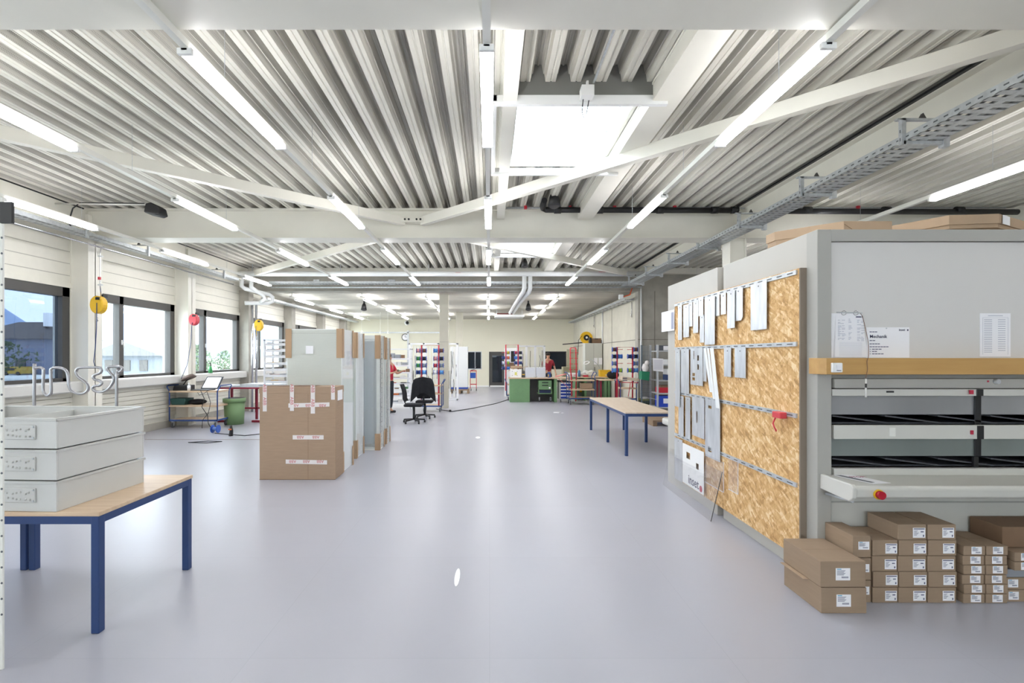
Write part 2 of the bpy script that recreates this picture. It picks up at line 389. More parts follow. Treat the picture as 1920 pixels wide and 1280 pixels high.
for k, (a, b) in enumerate(cols):
    if a < YS-.5:
        mb = MB(); x0, x1 = XW, XW+.34
        mb.box(x1-.02, x1, a, b, 0, ZD-.1); mb.box(x0, x0+.02, a, b, 0, ZD-.1); mb.box(x0, x1, (a+b)/2-.008, (a+b)/2+.008, 0, ZD-.1)
        mb.box(x0, x1-.02, a+.02, a+.035, 0, ZD-.1)
        struct('facade_column', mb, cream, 'cream steel column of the window wall, %s along the windows' % NTH[k], origin=(x0, a, 0))
    else:
        struct('facade_column', MB().box(XW, XW+.3, a, b, 0, ZS), concrete, 'concrete column of the window wall, %s beyond the slab edge' % NTH[k-6], .01, origin=(XW, a, 0))
nwin = 0
for i in range(len(cols)-1):
    a, b = cols[i][1]+.12, cols[i+1][0]-.12
    if cols[i][1] > 20: a, b = cols[i][1], cols[i+1][0]
    nwin += 1; w = thing('window_%d' % nwin, None, None, (XW, a, ZW0), kind='structure')
    tinted = (5.9 < cols[i][1] < 6.5)
    f = MB(); x0, x1 = XW-.12, XW+.02
    f.box(x0, x1, a-.1, b+.1, ZW1-.17, ZW1); f.box(x0, x1, a-.1, b+.1, ZW0, ZW0+.06)
    f.box(x0, x1, a-.1, a+.05, ZW0, ZW1); f.box(x0, x1, b-.05, b+.1, ZW0, ZW1)
    ym = a + (b-a)*.33
    if not tinted: f.box(x0, x1, ym-.06, ym+.06, ZW0, ZW1)
    f.build('window_frame', dgrey, w, .006)
    MB().box(XW-.07, XW-.062, a, b, ZW0+.05, ZW1-.15).build('pane', glass_t if tinted else glass_c, w)
    if not tinted:
        MB().box(XW+.02, XW+.035, ym-.015, ym+.015, 1.93, 2.03).tube([(XW+.03, ym, 1.99), (XW+.07, ym, 1.99), (XW+.07, ym+.0, 1.87)], .009, 6).build('handle', white, w)
# ---------------------------------------------------------------- steel frame
def hbeam_x(mb, x0, x1, y0, y1, zb, zt):            # H section running along x: flanges y0..y1, web inset
    t = .025; ym = (y0+y1)/2
    mb.box(x0, x1, y0, y1, zb, zb+t); mb.box(x0, x1, y0, y1, zt-t, zt); mb.box(x0, x1, ym-.09, ym+.09, zb+t, zt-t)
mb = MB(); mb.box(XB, XR, 2.76, 3.18, 3.86, ZD); struct('roof_beam', mb, cream, 'deep cream roof beam just in front of the camera at the top of the room', origin=(XB, 2.76, 3.86))
mb = MB(); hbeam_x(mb, XB, XR, 8.78, 9.18, 3.86, ZD)
struct('roof_beam', mb, cream, 'cream roof beam crossing the middle of the hall', origin=(XB, 8.78, 3.86))
struct('roof_beam', MB().box(XB, XR, 14.75, 14.95, 4.24, ZD), cream, 'slim cream roof beam at the edge of the concrete slab', origin=(XB, 14.7, 4.2))
struct('roof_beam', MB().box(XB, XR, -3.2, -2.8, 3.86, ZD), cream, 'cream roof beam behind the camera', origin=(XB, -3.2, 3.86))
mb = MB(); mb.box(XW, XB, YB, YS, 3.98, ZD); mb.box(XW, XB+.12, YB, YS, 3.95, 3.98)
struct('edge_beam', mb, cream, 'long cream edge beam above the windows', origin=(XB, YB, 4))
struct('roof_gap_seal', MB().box(XB-.02, XB+.012, YB, YS, ZD-.02, ZD+.005), black, 'black seal line between the edge beam and the roof deck')
mb = MB(); mb.box(4.50, 4.84, YB, YS, 4.37, ZD); mb.box(4.50, 4.84, YB, YS, 4.02, 4.05); mb.box(4.60, 4.74, YB, YS, 4.05, 4.37)
struct('long_beam', mb, cream, 'cream beam running the length of the hall beside the right cable tray', origin=(4.5, YB, 4))
struct('roof_gap_seal', MB().box(4.46, 4.50, YB, YS, ZD-.02, ZD+.005), black, 'black seal line along the long right beam')
for y in (8.82, 2.8, 14.6):
    mb = MB(); mb.box(4.42, 4.44, y, y+.3, 0, 4.05); mb.box(4.70, 4.72, y, y+.3, 0, 4.05); mb.box(4.44, 4.70, y+.02, y+.05, 0, 4.05)
    if y != 2.8 and y < 14: struct('inner_column', mb, cream, 'cream steel column under the long right beam behind the storage machines', origin=(4.42, y, 0))
# skylight trimmers and skylights
for k, (y0, y1) in enumerate(((3.18, 8.78), (9.18, 14.75))):
    for x0, x1, side in ((.13, .27, 'left'), (1.60, 1.88, 'right')):
        mb = MB(); mb.box(x0, x1, y0, y1, 4.20, 4.22); mb.box(x0, x1, y0, y1, 4.37, 4.395); xm = x0 if side == 'left' else x0
        mb.box(x0+.01, x0+.03, y0, y1, 4.22, 4.37); mb.box(x1-.03, x1-.01, y0, y1, 4.22, 4.37)
        struct('roof_trimmer', mb, cream, 'cream %s trimmer beam of the %s skylight bay' % (side, 'near' if k == 0 else 'far'), origin=(x0, y0, 4.2))
for k, (a, b) in enumerate(SK):
    s = thing('skylight_%d' % (k+1), None, None, (.9, (a+b)/2, 4.3), kind='structure')
    mb = MB(); zt = 4.82; t = .03
    mb.box(SX[0]-t, SX[0], a-t, b+t, 4.3, zt); mb.box(SX[1], SX[1]+t, a-t, b+t, 4.3, zt); mb.box(SX[0], SX[1], a-t, a, 4.26, zt); mb.box(SX[0], SX[1], b, b+t, 4.28, zt)
    mb.box(.02, 1.75, a-.07, a-.02, 4.17, 4.26); mb.box(.02, 1.75, b+.02, b+.07, 4.17, 4.26)
    mb.box(.02, .07, a-.07, b+.07, 4.2, 4.26)
    mb.build('curb', white, s)
    MB().box(SX[0]-.05, SX[1]+.05, a-.05, a-.032, 4.262, zt-.05).build('rib_closure', mat('closure_grey', '82827E', .8), s)
    mb = MB()
    for i in range(8):
        x0 = SX[0]+(SX[1]-SX[0])*i/8; x1 = SX[0]+(SX[1]-SX[0])*(i+1)/8
        h = lambda x: zt+.12*math.sin(math.pi*(x-SX[0])/(SX[1]-SX[0]))
        mb.add([(x0, a-.02, h(x0)), (x1, a-.02, h(x1)), (x1, b+.02, h(x1)), (x0, b+.02, h(x0))], [(0, 1, 2, 3)], 0, True)
    mb.build('dome', glass('dome_glass', (.95, .97, .98)) if k == 0 else MATS['dome_glass'], s)
    MB().tube([(SX[0]+.02, b-.1, 4.7), (SX[1]-.02, b-.1, 4.7)], .008).tube([(SX[1]-.05, a, 4.7), (SX[1]-.05, b, 4.7)], .008).build('sash_line', galv, s)
tag(MB().box(.88, 1.0, 4.58, 4.70, 4.19, 4.29).tube([(.91, 4.66, 4.20), (.90, 4.68, 4.08), (.92, 4.7, 4.03), (.95, 4.7, 4.08), (.97, 4.68, 4.20)], .005, 6, 1).box(.995, 1.015, 3.18, 4.64, 4.33, 4.345, 2).box(.93, .95, 4.60, 4.64, 4.29, 4.34).build('skylight_motor', [white, black, galv], None, .004, (1, 4.67, 4.26)),
    'white opener box with hanging black wire loop at the near edge of the big skylight', 'motor')
# wind bracing
def brace(p, q, label):
    mb = MB(); mb.bar(p, q, .10, .15); tag(mb.build('wind_brace', cream, None, .004, p), label, None, None, 'structure')
brace((-1.22, 8.72, 4.14), (4.45, 3.3, 4.14), 'long diagonal brace crossing the near bay to the upper right')
brace((-1.56, 8.72, 4.14), (-7.4, 3.4, 4.14), 'long diagonal brace crossing the near bay to the left')
brace((-1.6, 9.3, 4.14), (-7.4, 14.6, 4.14), 'diagonal brace of the second bay on the left')
brace((-1.2, 9.3, 4.14), (4.5, 14.6, 4.14), 'diagonal brace of the second bay on the right')
mb = MB().box(-1.6, -1.16, 8.62, 8.78, 4.11, 4.18)
for x in (-1.52, -1.45, -1.31, -1.24): mb.cyl((x, 8.61, 4.15), (x, 8.6, 4.15), .018, 10, 1)
struct('brace_plate', mb, [cream, black], 'bolted plate joining the two diagonal braces', origin=(-1.4, 8.7, 4.1))
# free standing concrete columns
struct('concrete_column', MB().box(-1.63, -1.35, 15.6, 15.9, 0, ZS).box(-1.632, -1.348, 15.598, 15.902, 2.15, 2.16, 1), [concl, joint], 'slim concrete column standing in the middle of the hall', .01, origin=(-1.5, 15.7, 0))
struct('concrete_column', MB().box(-1.56, -1.24, 22.2, 22.5, 0, ZS), concl, 'concrete column further back behind the grey switch cabinet', .01, origin=(-1.4, 22.3, 0))
# ================================================================ LIGHTING ROWS
def make_lamp(label, lm=lampm):
    t = thing('strip_light', label, 'light', (0, 0, 3.75), 'twin tube strip lights under the roof')
    L = 1.53
    MB().box(-.022, .022, 0, L, 3.768, 3.788).build('housing', steelw, t, .003)
    for s in (-1, 1):
        MB().prism([(s*.006, 3.767), (s*.006, 3.748), (s*.035, 3.748), (s*.048, 3.76), (s*.048, 3.786), (s*.024, 3.786), (s*.024, 3.767)], .03, L-.03, 'y').build('diffuser', lm, t)
    for y in (0, L-.03): MB().box(-.05, .05, y, y+.03, 3.746, 3.7885).build('end_cap', white, t, .003)
    return t
lamp0 = [None]
def lamp(x, y, z, label, rail='hall'):
    if lamp0[0] is None:
        lamp0[0] = make_lamp(label); lamp0[0].location = (x, y, z); return
    bpy.context.view_layer.update() if False else None
    c = copy_tree(lamp0[0], (x, y, z), label)
rows = [(-6.46, 'window side row', [-2.9, .15, 3.2, 6.35, 9.45, 12.6]), (-4.17, 'second row from the windows', [-2.9, .15, 3.3, 6.35, 9.45, 12.5]),
        (-2.07, 'row left of the middle', [-2.9, 3.25, 6.25, 9.3, 12.5]), (-.02, 'middle row', [-2.9, 3.21, 6.25, 9.3, 12.55]),
        (2.26, 'row right of the middle', [-2.9, 3.19, 6.2, 9.3, 12.5]), (5.87, 'row above the storage machines', [-1.2, 1.8, 4.85, 7.9, 10.95])]
for x, nm, ys in rows:
    rl = thing('light_rail', 'white ceiling rail carrying the strip lights of the %s' % nm, 'rail', (x, YB+.2, 3.79), 'light rails under the roof deck')
    MB().box(x-.026, x+.026, YB+.2, 14.0, 3.79, 3.842).build('rail_profile', steelw, rl)
    for y in (1.2, 3.75, 5.6, 7.6, 10.2, 11.8, 13.6): MB().cyl((x, y, 3.842), (x, y, ZD-.001), .0025, 4).build('suspension_wire', galv, rl)
    for k, y in enumerate(ys):
        vis = [q for q in ys if q > 1]
        if y < 1: lb = 'lit twin tube strip light of the %s, %s the camera' % (nm, 'over' if y > -1 else 'behind')  # lamps behind the camera are unseen, added as fill for the machine front
        else: lb = 'lit twin tube strip light, %s from the camera in the %s' % (ORD[vis.index(y)], nm)
        lamp(x, y, 3.75, lb)
def far_first(x, y, z, label):
    global first_far
    lamp0[0].location = (x, y, z); lamp0[0]['label'] = label; first_far = False
frows = [(-6.35, 'window side row under the concrete slab', [15.7, 19.1, 22.5]), (-4.10, 'second row under the concrete slab', [15.7, 19.1, 22.5]), (-2.05, 'third row under the concrete slab', [15.7, 19.1, 22.5]),
         (-.05, 'middle row under the concrete slab', [15.7, 19.1, 22.5]), (2.2, 'rightmost row under the concrete slab', [15.7, 19.1, 22.5])]
for x, nm, ys in frows:
    solo('light_rail', MB().box(x-.026, x+.026, 15.3, 25.4, 3.57, 3.61).box(x-.01, x+.01, 15.4, 15.42, 3.6, ZS).box(x-.01, x+.01, 25, 25.02, 3.6, ZS), steelw, 'white rail carrying the strip lights of the %s' % nm, 'rail', (x, 15.3, 3.56), 'light rails under the concrete slab')
    if x < -6:
        lamp0[0] = None; far_src = make_lamp('x', lampf); lamp0[0] = far_src; first_far = True
    for k, y in enumerate(ys): (far_first if first_far else lamp)(x, y, 3.525, 'lit strip light, %s from the slab edge in the %s' % (['first', 'second', 'third'][k], nm.replace('row under the concrete slab', 'row under the slab')))
# ================================================================ CABLE TRAYS, PIPES, SENSORS
slotm = mat('slot_dark', '5C6064', .6)
def tray(label, x0, x1, y0, y1, z0, step=.1, axis='y', hang=None):
    t = thing('cable_tray', label, 'cable tray', ((x0+x1)/2, y0, z0) if axis == 'y' else (x0, (y0+y1)/2, z0))
    s = MB()
    if axis == 'y':
        s.box(x0, x0+.004, y0, y1, z0, z0+.07); s.box(x1-.004, x1, y0, y1, z0, z0+.07)
        y = y0+.05
        while y < min(y1, 14) - .05:
            s.box(x0-.002, x0, y, y+.04, z0+.03, z0+.042, 1); y += .1
    else:
        s.box(x0, x1, y0, y0+.004, z0, z0+.07); s.box(x0, x1, y1-.004, y1, z0, z0+.07)
    s.build('side_rails', [galv, slotm], t)
    r = MB()
    if axis == 'y':
        y = y0
        while y < y1-.02: r.box(x0, x1, y, y+step*.62, z0, z0+.004); y += step
        r.box((x0+x1)/2-.03, (x0+x1)/2+.03, y0, y1, z0-.001, z0+.005)
    else:
        x = x0
        while x < x1-.02: r.box(x, x+step*.62, y0, y1, z0, z0+.004); x += step
    r.build('rungs', galv, t)
    c = MB(); n = 4
    for i in range(n):
        if axis == 'y': xx = x0+.05+(x1-x0-.1)*i/(n-1); c.tube([(xx, y0, z0+.018), (xx+.02, (y0+y1)/2, z0+.018), (xx, y1, z0+.018)], .010, 6)
        else: yy = y0+.04+(y1-y0-.08)*i/(n-1); c.tube([(x0, yy, z0+.015), (x1, yy, z0+.015)], .008, 6)
    c.build('cables', mat('cable_grey', '8C8E90', .6), t)
    return t
t = tray('long galvanised cable tray hung beside the right beam above the storage machines', 4.06, 4.40, -2, 14.9, 3.80)
for k, y in enumerate((4.68, 6.2, 7.76, 9.3, 10.8, 12.4, 13.9)):
    h = thing('tray_hanger', 'slotted steel hanger holding the right cable tray, %s from the camera' % ORD[k], 'hanger', (4.05, y, 3.74), 'hangers of the right cable tray')
    MB().box(4.02, 4.062, y, y+.04, 3.76, 4.02).box(4.018, 4.02, y+.015, y+.025, 3.80, 3.83, 1).box(4.018, 4.02, y+.015, y+.025, 3.88, 3.91, 1).build('post', [galv, slotm], h)
    MB().box(3.98, 4.60, y, y+.04, 4.0, 4.018).build('clamp_arm', galv, h)
    MB().prism([(4.20, 4.018), (4.26, 4.018), (4.23, 4.07)], y+.0, y+.03, 'y').build('clamp', dgrey, h)
    MB().box(4.04, 4.48, y, y+.035, 3.765, 3.80).box(4.42, 4.48, y-.01, y+.05, 3.74, 3.84).build('bracket', galv, h)
t = tray('galvanised cable tray running along the window wall under the lights', -7.22, -7.0, -2, 13.4, 3.80)
for k, y in enumerate((3.9, 5.4, 6.9, 8.3, 9.8, 11.2, 12.6)):
    h = thing('tray_hanger', 'steel hanger of the window side cable tray, %s from the camera' % ORD[k], 'hanger', (-6.98, y, 3.74), 'hangers of the window side cable tray')
    MB().box(-6.995, -6.96, y, y+.04, 3.74, 3.99).build('post', galv, h)
    MB().box(-7.36, -6.90, y, y+.04, 3.955, 3.972).build('clamp_arm', galv, h)
    MB().prism([(-7.2, 3.972), (-7.14, 3.972), (-7.17, 4.02)], y, y+.03, 'y').build('clamp', dgrey, h)
solo('conduit', MB().tube([(-7.1, 2.5, 3.68), (-7.1, 9.6, 3.68), (-7.1, 13.3, 3.68)], .016, 8), chrome, 'thin shiny conduit under the window side cable tray', 'conduit', (-7.1, 2.5, 3.68))
t = tray('cable tray crossing the hall in front of the concrete edge beam', -6.6, 4.6, 14.35, 14.6, 3.86, .1, 'x')
solo('conduit', MB().tube([(-6.6, 14.5, 3.77), (4.6, 14.5, 3.77)], .02, 8).box(-3.05, -2.85, 14.44, 14.5, 3.84, 4.0).box(-5.3, -5.12, 14.44, 14.5, 3.84, 4.0), galv, 'steel conduit under the tray at the concrete edge beam', 'conduit', (-6.6, 14.5, 3.77))
tray('cable tray along the window wall under the concrete slab', -7.3, -7.08, 15.3, 26.0, 3.50, .25)
tray('grey cable ladder high on the right concrete wall', 4.30, 4.6, 15.3, 26.2, 3.48, .55)
# insulated ducts
duc = thing('insulated_pipe', 'thick white insulated pipe crossing the hall under the slim roof beam', 'pipe', (-7.3, 14.72, 4.13))
MB().tube([(-7.4, 14.15, 4.12), (4.6, 14.15, 4.12)], .075, 16).build('pipe_jacket', duct, duc)
mb = MB()
for x in (-7.0, -4.4, -1.8, 1.9, 3.6): mb.box(x, x+.015, 14.14, 14.155, 4.19, ZD)
mb.build('pipe_hangers', galv, duc)
stripe = MB(); stripe.box(3.2, 3.45, 14.07, 14.08, 4.16, 4.165).box(-1.0, -.85, 14.07, 14.08, 4.14, 4.145)
stripe.build('marking', redink, duc)
for k, dx in enumerate((0, .17)):
    solo('insulated_pipe', MB().tube([(1.03+dx, 14.2, 4.1), (1.03+dx, 14.2, 3.70), (1.0+dx, 14.35, 3.60), (.93+dx*.8, 17, 3.57), (.86+dx*.8, 20.3, 3.52)], .065, 14), duct,
         ['left', 'right'][k]+' one of the two white pipes dropping from the cross pipe to the ceiling unit', 'pipe', (1.03+dx, 14.2, 3.6))
ac = thing('air_unit', 'flat white air unit hung under the concrete slab at the end of the white pipes', 'air unit', (.85, 20.8, 3.38))
MB().box(.22, 1.48, 20.4, 21.3, 3.36, 3.46).build('casing', duct, ac, .02)
MB().box(.3, 1.0, 20.9, 20.95, 3.50, 3.56).build('valve_row', mat('dark_red', '6E2E2E', .5), ac)
MB().box(.3, .32, 20.8, 20.82, 3.45, ZS).box(1.4, 1.42, 20.8, 20.82, 3.45, ZS).build('hanger', galv, ac)
P = lambda px, py, Y: (X_(px, Y), Y, Z_(py, Y))
for k, (pts, lb) in enumerate((([P(453, 521, 14.2), P(453, 536, 14.2), P(459, 541, 14.25), P(505, 552, 14.8), P(511, 557, 14.82), P(511, 565, 14.82), P(503, 568, 14.8), P(459, 568, 14.4)], 'outer white insulated pipe looping below the lights near the yellow reel'),
                   ([P(471, 524, 14.3), P(471, 538, 14.3), P(480, 545, 14.4), P(492, 552, 14.6), P(497, 560, 14.6), P(488, 567, 14.6)], 'inner short white insulated pipe beside the outer pipe loop'))):
    solo('insulated_pipe', MB().tube(pts, .06, 12), duct, lb, 'pipe', pts[0])
solo('riser_pipe', MB().tube([(-7.22, 14.6, 0), (-7.22, 14.6, 3.3)], .035, 10), chrome, 'left shiny riser pipe on the column beside the yellow reel', 'pipe', (-7.22, 14.6, .3))
solo('riser_pipe', MB().tube([(-7.1, 14.6, 0), (-7.1, 14.6, 3.3)], .035, 10), chrome, 'right shiny riser pipe on the column beside the yellow reel', 'pipe', (-7.1, 14.6, .3))
solo('riser_pipe', MB().tube([(4.72, 14.95, 0), (4.72, 14.95, 3.85)], .03, 10), duct, 'white riser pipe on the edge of the concrete pier', 'pipe', (4.72, 14.95, 0))
solo('riser_pipe', MB().tube([(4.61, 19.6, 2.2), (4.61, 19.6, 3.5)], .03, 10), duct, 'white riser pipe above the grey steel cupboard', 'pipe', (4.61, 19.6, 2.2))
# black drain pipe near beam two
bp = thing('drain_pipe', 'black drain pipe with couplings running right along the middle roof beam', 'pipe', (.95, 8.6, 4.3))
MB().tube([(.93, 8.15, 4.34), (.93, 8.45, 4.335), (.95, 8.53, 4.32), (1.0, 8.55, 4.30), (4.38, 8.55, 4.29)], .05, 12).tube([(4.85, 8.55, 4.28), (9.4, 8.55, 4.26)], .05, 12).build('pipe', black, bp)
mb = MB()
for x in (1.15, 1.9, 2.98, 3.95, 4.3, 5.6, 7.0, 8.3): mb.cyl((x, 8.55, 4.295), (x+.12, 8.55, 4.295), .062, 14)
mb.build('coupling', black, bp)
wp = thing('sprinkler_pipe', 'thin galvanised water pipe with red valves above the black drain pipe', 'pipe', (.5, 8.7, 4.37))
MB().tube([(.3, 8.66, 4.37), (9.3, 8.66, 4.37)], .018, 8).build('pipe', galv, wp)
for x in (.62, 1.42, 2.22, 3.3, 6.6):
    MB().box(x, x+.05, 8.6, 8.66, 4.34, 4.392).build('valve', red, wp)
# sensors and speakers
def sensor(name, x, y, z, label, m=black, s=1, stem=.2):
    t = thing(name, label, 'speaker', (x, y, z))
    MB().tube([(x, y, z+.24*s), (x, y-.02, z+.16*s), (x, y-.04*s, z)], .045*s, 14, r2=.11*s).build('body', m, t)
    MB().cyl((x, y-.041*s, z+.001), (x, y-.043*s, z-.004), .085*s, 14).build('grille', dgrey, t)
    MB().box(x-.03*s, x+.03*s, y-.01, y+.01, z+.2*s, z+.24*s+stem).build('mount', galv if m is white else m, t)
sensor('ceiling_speaker', -4.6, 17.6, 3.38, 'black cone speaker under the concrete slab left of the slim column', stem=.12)
sensor('ceiling_speaker', 1.42, 17.6, 3.38, 'black cone speaker under the concrete slab right of the white pipes', stem=.12)
sensor('ceiling_speaker', 1.10, 8.2, 4.25, 'black speaker on the roof deck beside the bend of the black pipe', stem=.0)
sensor('ceiling_speaker', .98, 13.4, 4.18, 'small black speaker under the far skylight', s=.9, stem=.0)
cmr = thing('camera_dome', 'small white security camera on the back wall near the clock', 'camera', (-4.3, 25.4, 3.4))
MB().ball((-4.5, 26.1, 3.5), .14, 12).build('housing', white, cmr); MB().ball((-4.46, 25.98, 3.49), .09, 10).build('lens', black, cmr); MB().cyl((-4.5, 26.2, 3.5), (-4.5, 26.5, 3.5), .04).build('bracket', white, cmr)
arm = thing('wall_spotlight', 'black spotlight on a long thin arm below the roof at the window side', 'spotlight', (-5.6, 8.0, 4.1))
MB().tube([(-7.42, 8.2, 4.30), (-5.75, 8.2, 4.28)], .014, 8).build('arm', steelw, arm)
MB().prism([(-5.83, 4.12), (-5.80, 4.27), (-5.72, 4.29), (-5.58, 4.22), (-5.55, 4.10), (-5.62, 4.07)], 8.08, 8.3, 'y').build('head', black, arm, .02)
MB().tube([(-5.9, 8.2, 4.3), (-7.0, 8.2, 4.31), (-7.12, 8.2, 4.22), (-7.14, 8.15, 4.0), (-7.1, 8.15, 3.84)], .012, 6).build('cable', black, arm)
# reels
def reel(x, y, z, m, label, cord_to=None, face='y', r=.14):
    t = thing('hose_reel', label, 'reel', (x, y, z-r))
    w = .14
    MB().prism([(x+r*math.cos(a)*.85, z+r*math.sin(a)*1.15) for a in [i*math.pi/10 for i in range(20)]], y-w, y, 'y').build('drum_housing', m, t, .02)
    MB().box(x+.0, x+.07, y-w-.01, y-w+.03, z+r*.6, z+r*.95).build('outlet', black, t)
    MB().box(x-.02, x+.02, y, y+.1, z+r, z+r+.06).build('bracket', black, t)
    if cord_to: MB().tube(cord_to, .007, 6).build('hose', navy, t)
x = X_(188, 8.7)
reel(x, 8.74, 2.62, yellow, 'yellow hose reel on the nearest window column, blue hose hanging down', [(x+.02, 8.6, 2.65), (x+.03, 8.58, 2.2), (x+.01, 8.58, 1.85), (x-.02, 8.58, 1.6), (x, 8.58, 1.52)])
text('column_number', 'S', .10, (X_(180, 8.79)-.005, 8.795, 2.33), RX, ink)['kind'] = 'structure'
ar = thing('air_line', 'thin compressed air line with ball valve above the yellow reel of the nearest column', 'pipe', (x, 8.7, 2.8))
MB().tube([(x-.0, 8.72, 2.78), (x-.02, 8.72, 3.0), (x-.02, 8.72, 3.55), (x-.0, 8.72, 3.66), (x+.05, 8.72, 3.68)], .010, 6).build('pipe', chrome, ar)
MB().box(x-.05, x+.02, 8.70, 8.74, 2.98, 3.0).box(x-.05, x+.02, 8.70, 8.74, 3.5, 3.515).build('clip', galv, ar)
MB().box(x-.03, x+.0, 8.68, 8.72, 3.08, 3.13).build('valve', red, ar)
x = X_(365, 11.6)
reel(x, 11.65, 2.57, mat('coral_red', 'D24550', .45), 'red hose reel on the second window column', [(x, 11.5, 2.5), (x-.02, 11.48, 2.0), (x-.1, 11.48, 1.5), (x-.25, 11.48, 1.15)], r=.12)
x = X_(486, 14.5)
reel(x, 14.55, 2.62, yellow, 'yellow hose reel beside the shiny riser pipes at the window wall', [(x-.05, 14.4, 2.6), (x-.06, 14.4, 1.6)], r=.15)
t = thing('hose_reel', 'yellow hose reel with black centre high on the right concrete wall', 'reel', (4.5, 20.5, 2.3))
MB().cyl((4.34, 21.5, 2.52), (4.34, 21.64, 2.52), .27, 20).build('drum_housing', yellow, t); MB().cyl((4.34, 21.46, 2.52), (4.34, 21.5, 2.52), .13, 16).cyl((4.34, 21.45, 2.52), (4.34, 21.46, 2.52), .05, 12, 1).build('hub', [black, white], t)
MB().tube([(4.14, 21.5, 2.6), (3.98, 21.5, 2.4), (3.96, 21.5, 1.75)], .012, 6).build('hose', black, t)
MB().bar((3.3, 21.7, 2.22), (4.6, 21.7, 2.34), .05, .05).build('support_bar', dgrey, t)
for k, (x, y) in enumerate(((4.62, 15.6), (4.62, 21.2))):
    solo('air_outlet', MB().tube([(x, y, 3.45), (x, y, 2.95)], .014, 8).box(x-.04, x+.01, y-.02, y+.02, 3.0, 3.05), chrome, ['air line drop with valves near the concrete pier', 'air line drop above the yellow reel on the right wall'][k], 'pipe', (x, y, 2.9))
solo('junction_box', MB().box(4.02, 4.14, 14.85, 14.98, 3.46, 3.60).tube([(4.14, 14.92, 3.53), (4.36, 14.92, 3.60), (4.44, 14.92, 3.84)], .02, 8, 1), [white, mat('orange_duct', 'E0603A', .5)], 'white junction box with orange conduit at the corner above the concrete pier', 'junction box', (4.08, 14.9, 3.46))
# busbar rail across the back
br = thing('busbar_rail', 'grey rail hung in front of the back wall at the left with drop posts', 'rail', (-5, 22, 2.7))
MB().box(-7.4, -2.05, 22.0, 22.06, 2.74, 2.80).build('rail', galv, br)
for x in (-5.9, -5.05, -4.7): MB().box(x, x+.06, 21.97, 22.09, 2.70, 2.86).box(x+.025, x+.035, 22.025, 22.035, 2.86, ZS).build('bracket', steelw, br)
MB().box(-3.78, -3.70, 22.0, 22.08, 0, 2.86).build('post', galv, br)
ck = thing('wall_clock', 'round wall clock with dark rim on the back wall', 'clock', (-4.65, 26.45, 2.58))
MB().cyl((-4.65, 26.49, 2.73), (-4.65, 26.45, 2.73), .20, 24).build('rim', dgrey, ck); MB().cyl((-4.65, 26.45, 2.73), (-4.65, 26.445, 2.73), .165, 24).build('dial', paper, ck)
MB().box(-4.655, -4.645, 26.435, 26.444, 2.73, 2.84).box(-4.65, -4.57, 26.435, 26.444, 2.725, 2.735).build('hands', black, ck)
# ================================================================ OUTSIDE
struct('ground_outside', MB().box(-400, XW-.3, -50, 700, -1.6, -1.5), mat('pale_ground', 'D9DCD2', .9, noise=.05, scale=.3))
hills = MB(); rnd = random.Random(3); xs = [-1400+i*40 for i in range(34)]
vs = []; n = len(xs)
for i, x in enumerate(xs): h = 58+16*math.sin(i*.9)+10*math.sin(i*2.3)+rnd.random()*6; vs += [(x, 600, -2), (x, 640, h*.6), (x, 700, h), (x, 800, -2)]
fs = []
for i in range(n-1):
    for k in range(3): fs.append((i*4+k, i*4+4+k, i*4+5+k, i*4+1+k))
hills.add(vs, fs, 0, True); struct('hills', hills, mat('hill_blue', '98ACC6', .95, noise=.08, scale=.02))  # blue of the distant haze is mixed into the hill colour
def house(x, y, w, d, z0, zt, wallm, roofm, label, hip=False, face=0):
    t = thing('house', label, 'house', (x, y, z0))
    MB().box(x-w/2, x+w/2, y-d/2, y+d/2, z0, zt).build('walls', wallm, t)
    o = .8; r = zt + w*.22
    a = [(x-w/2-o, y-d/2-o, zt), (x+w/2+o, y-d/2-o, zt), (x+w/2+o, y+d/2+o, zt), (x-w/2-o, y+d/2+o, zt)]
    if hip: b = [(x-w*.15, y, r), (x+w*.15, y, r)]; fs = [(0, 1, 5, 4), (1, 2, 5), (2, 3, 4, 5), (3, 0, 4), (0, 3, 2, 1)]
    else: b = [(x, y-d/2-o, r), (x, y+d/2+o, r)]; fs = [(0, 1, 4), (1, 2, 5, 4), (2, 3, 5), (3, 0, 4, 5), (0, 3, 2, 1)]
    MB().add(a+b, fs).build('roof', roofm, t)
    for row in range(max(1, int((zt-z0-1)/2.8))):
        for i in range(3): MB().box(x-w*.32+i*w*.26, x-w*.32+i*w*.26+w*.12, y-d/2-.1, y-d/2, z0+1.4+row*2.8, z0+2.7+row*2.8).build('window', dgrey, t)
    for i in range(2): MB().box(x+w/2, x+w/2+.1, y-d*.3+i*d*.35, y-d*.3+i*d*.35+d*.14, zt-2.2, zt-.9).build('window', dgrey, t)
    return t
roofg = mat('roof_grey', '5A5654', .9, noise=.1)
h = house(-84, 88, 15, 12, -1.5, 4.6, mat('house_wall', '7C8090', .9), roofg, 'large hipped roof house seen through the nearest tinted window', True)
MB().box(-80, -79, 86, 87, 7, 9.4).build('chimney', white, h)
house(-43.5, 62, 8, 9, -1.5, 1.7, mat('house_wall_blue', '6A7078', .9), mat('roof_pale', '66666A', .9), 'gabled house outside the second window')
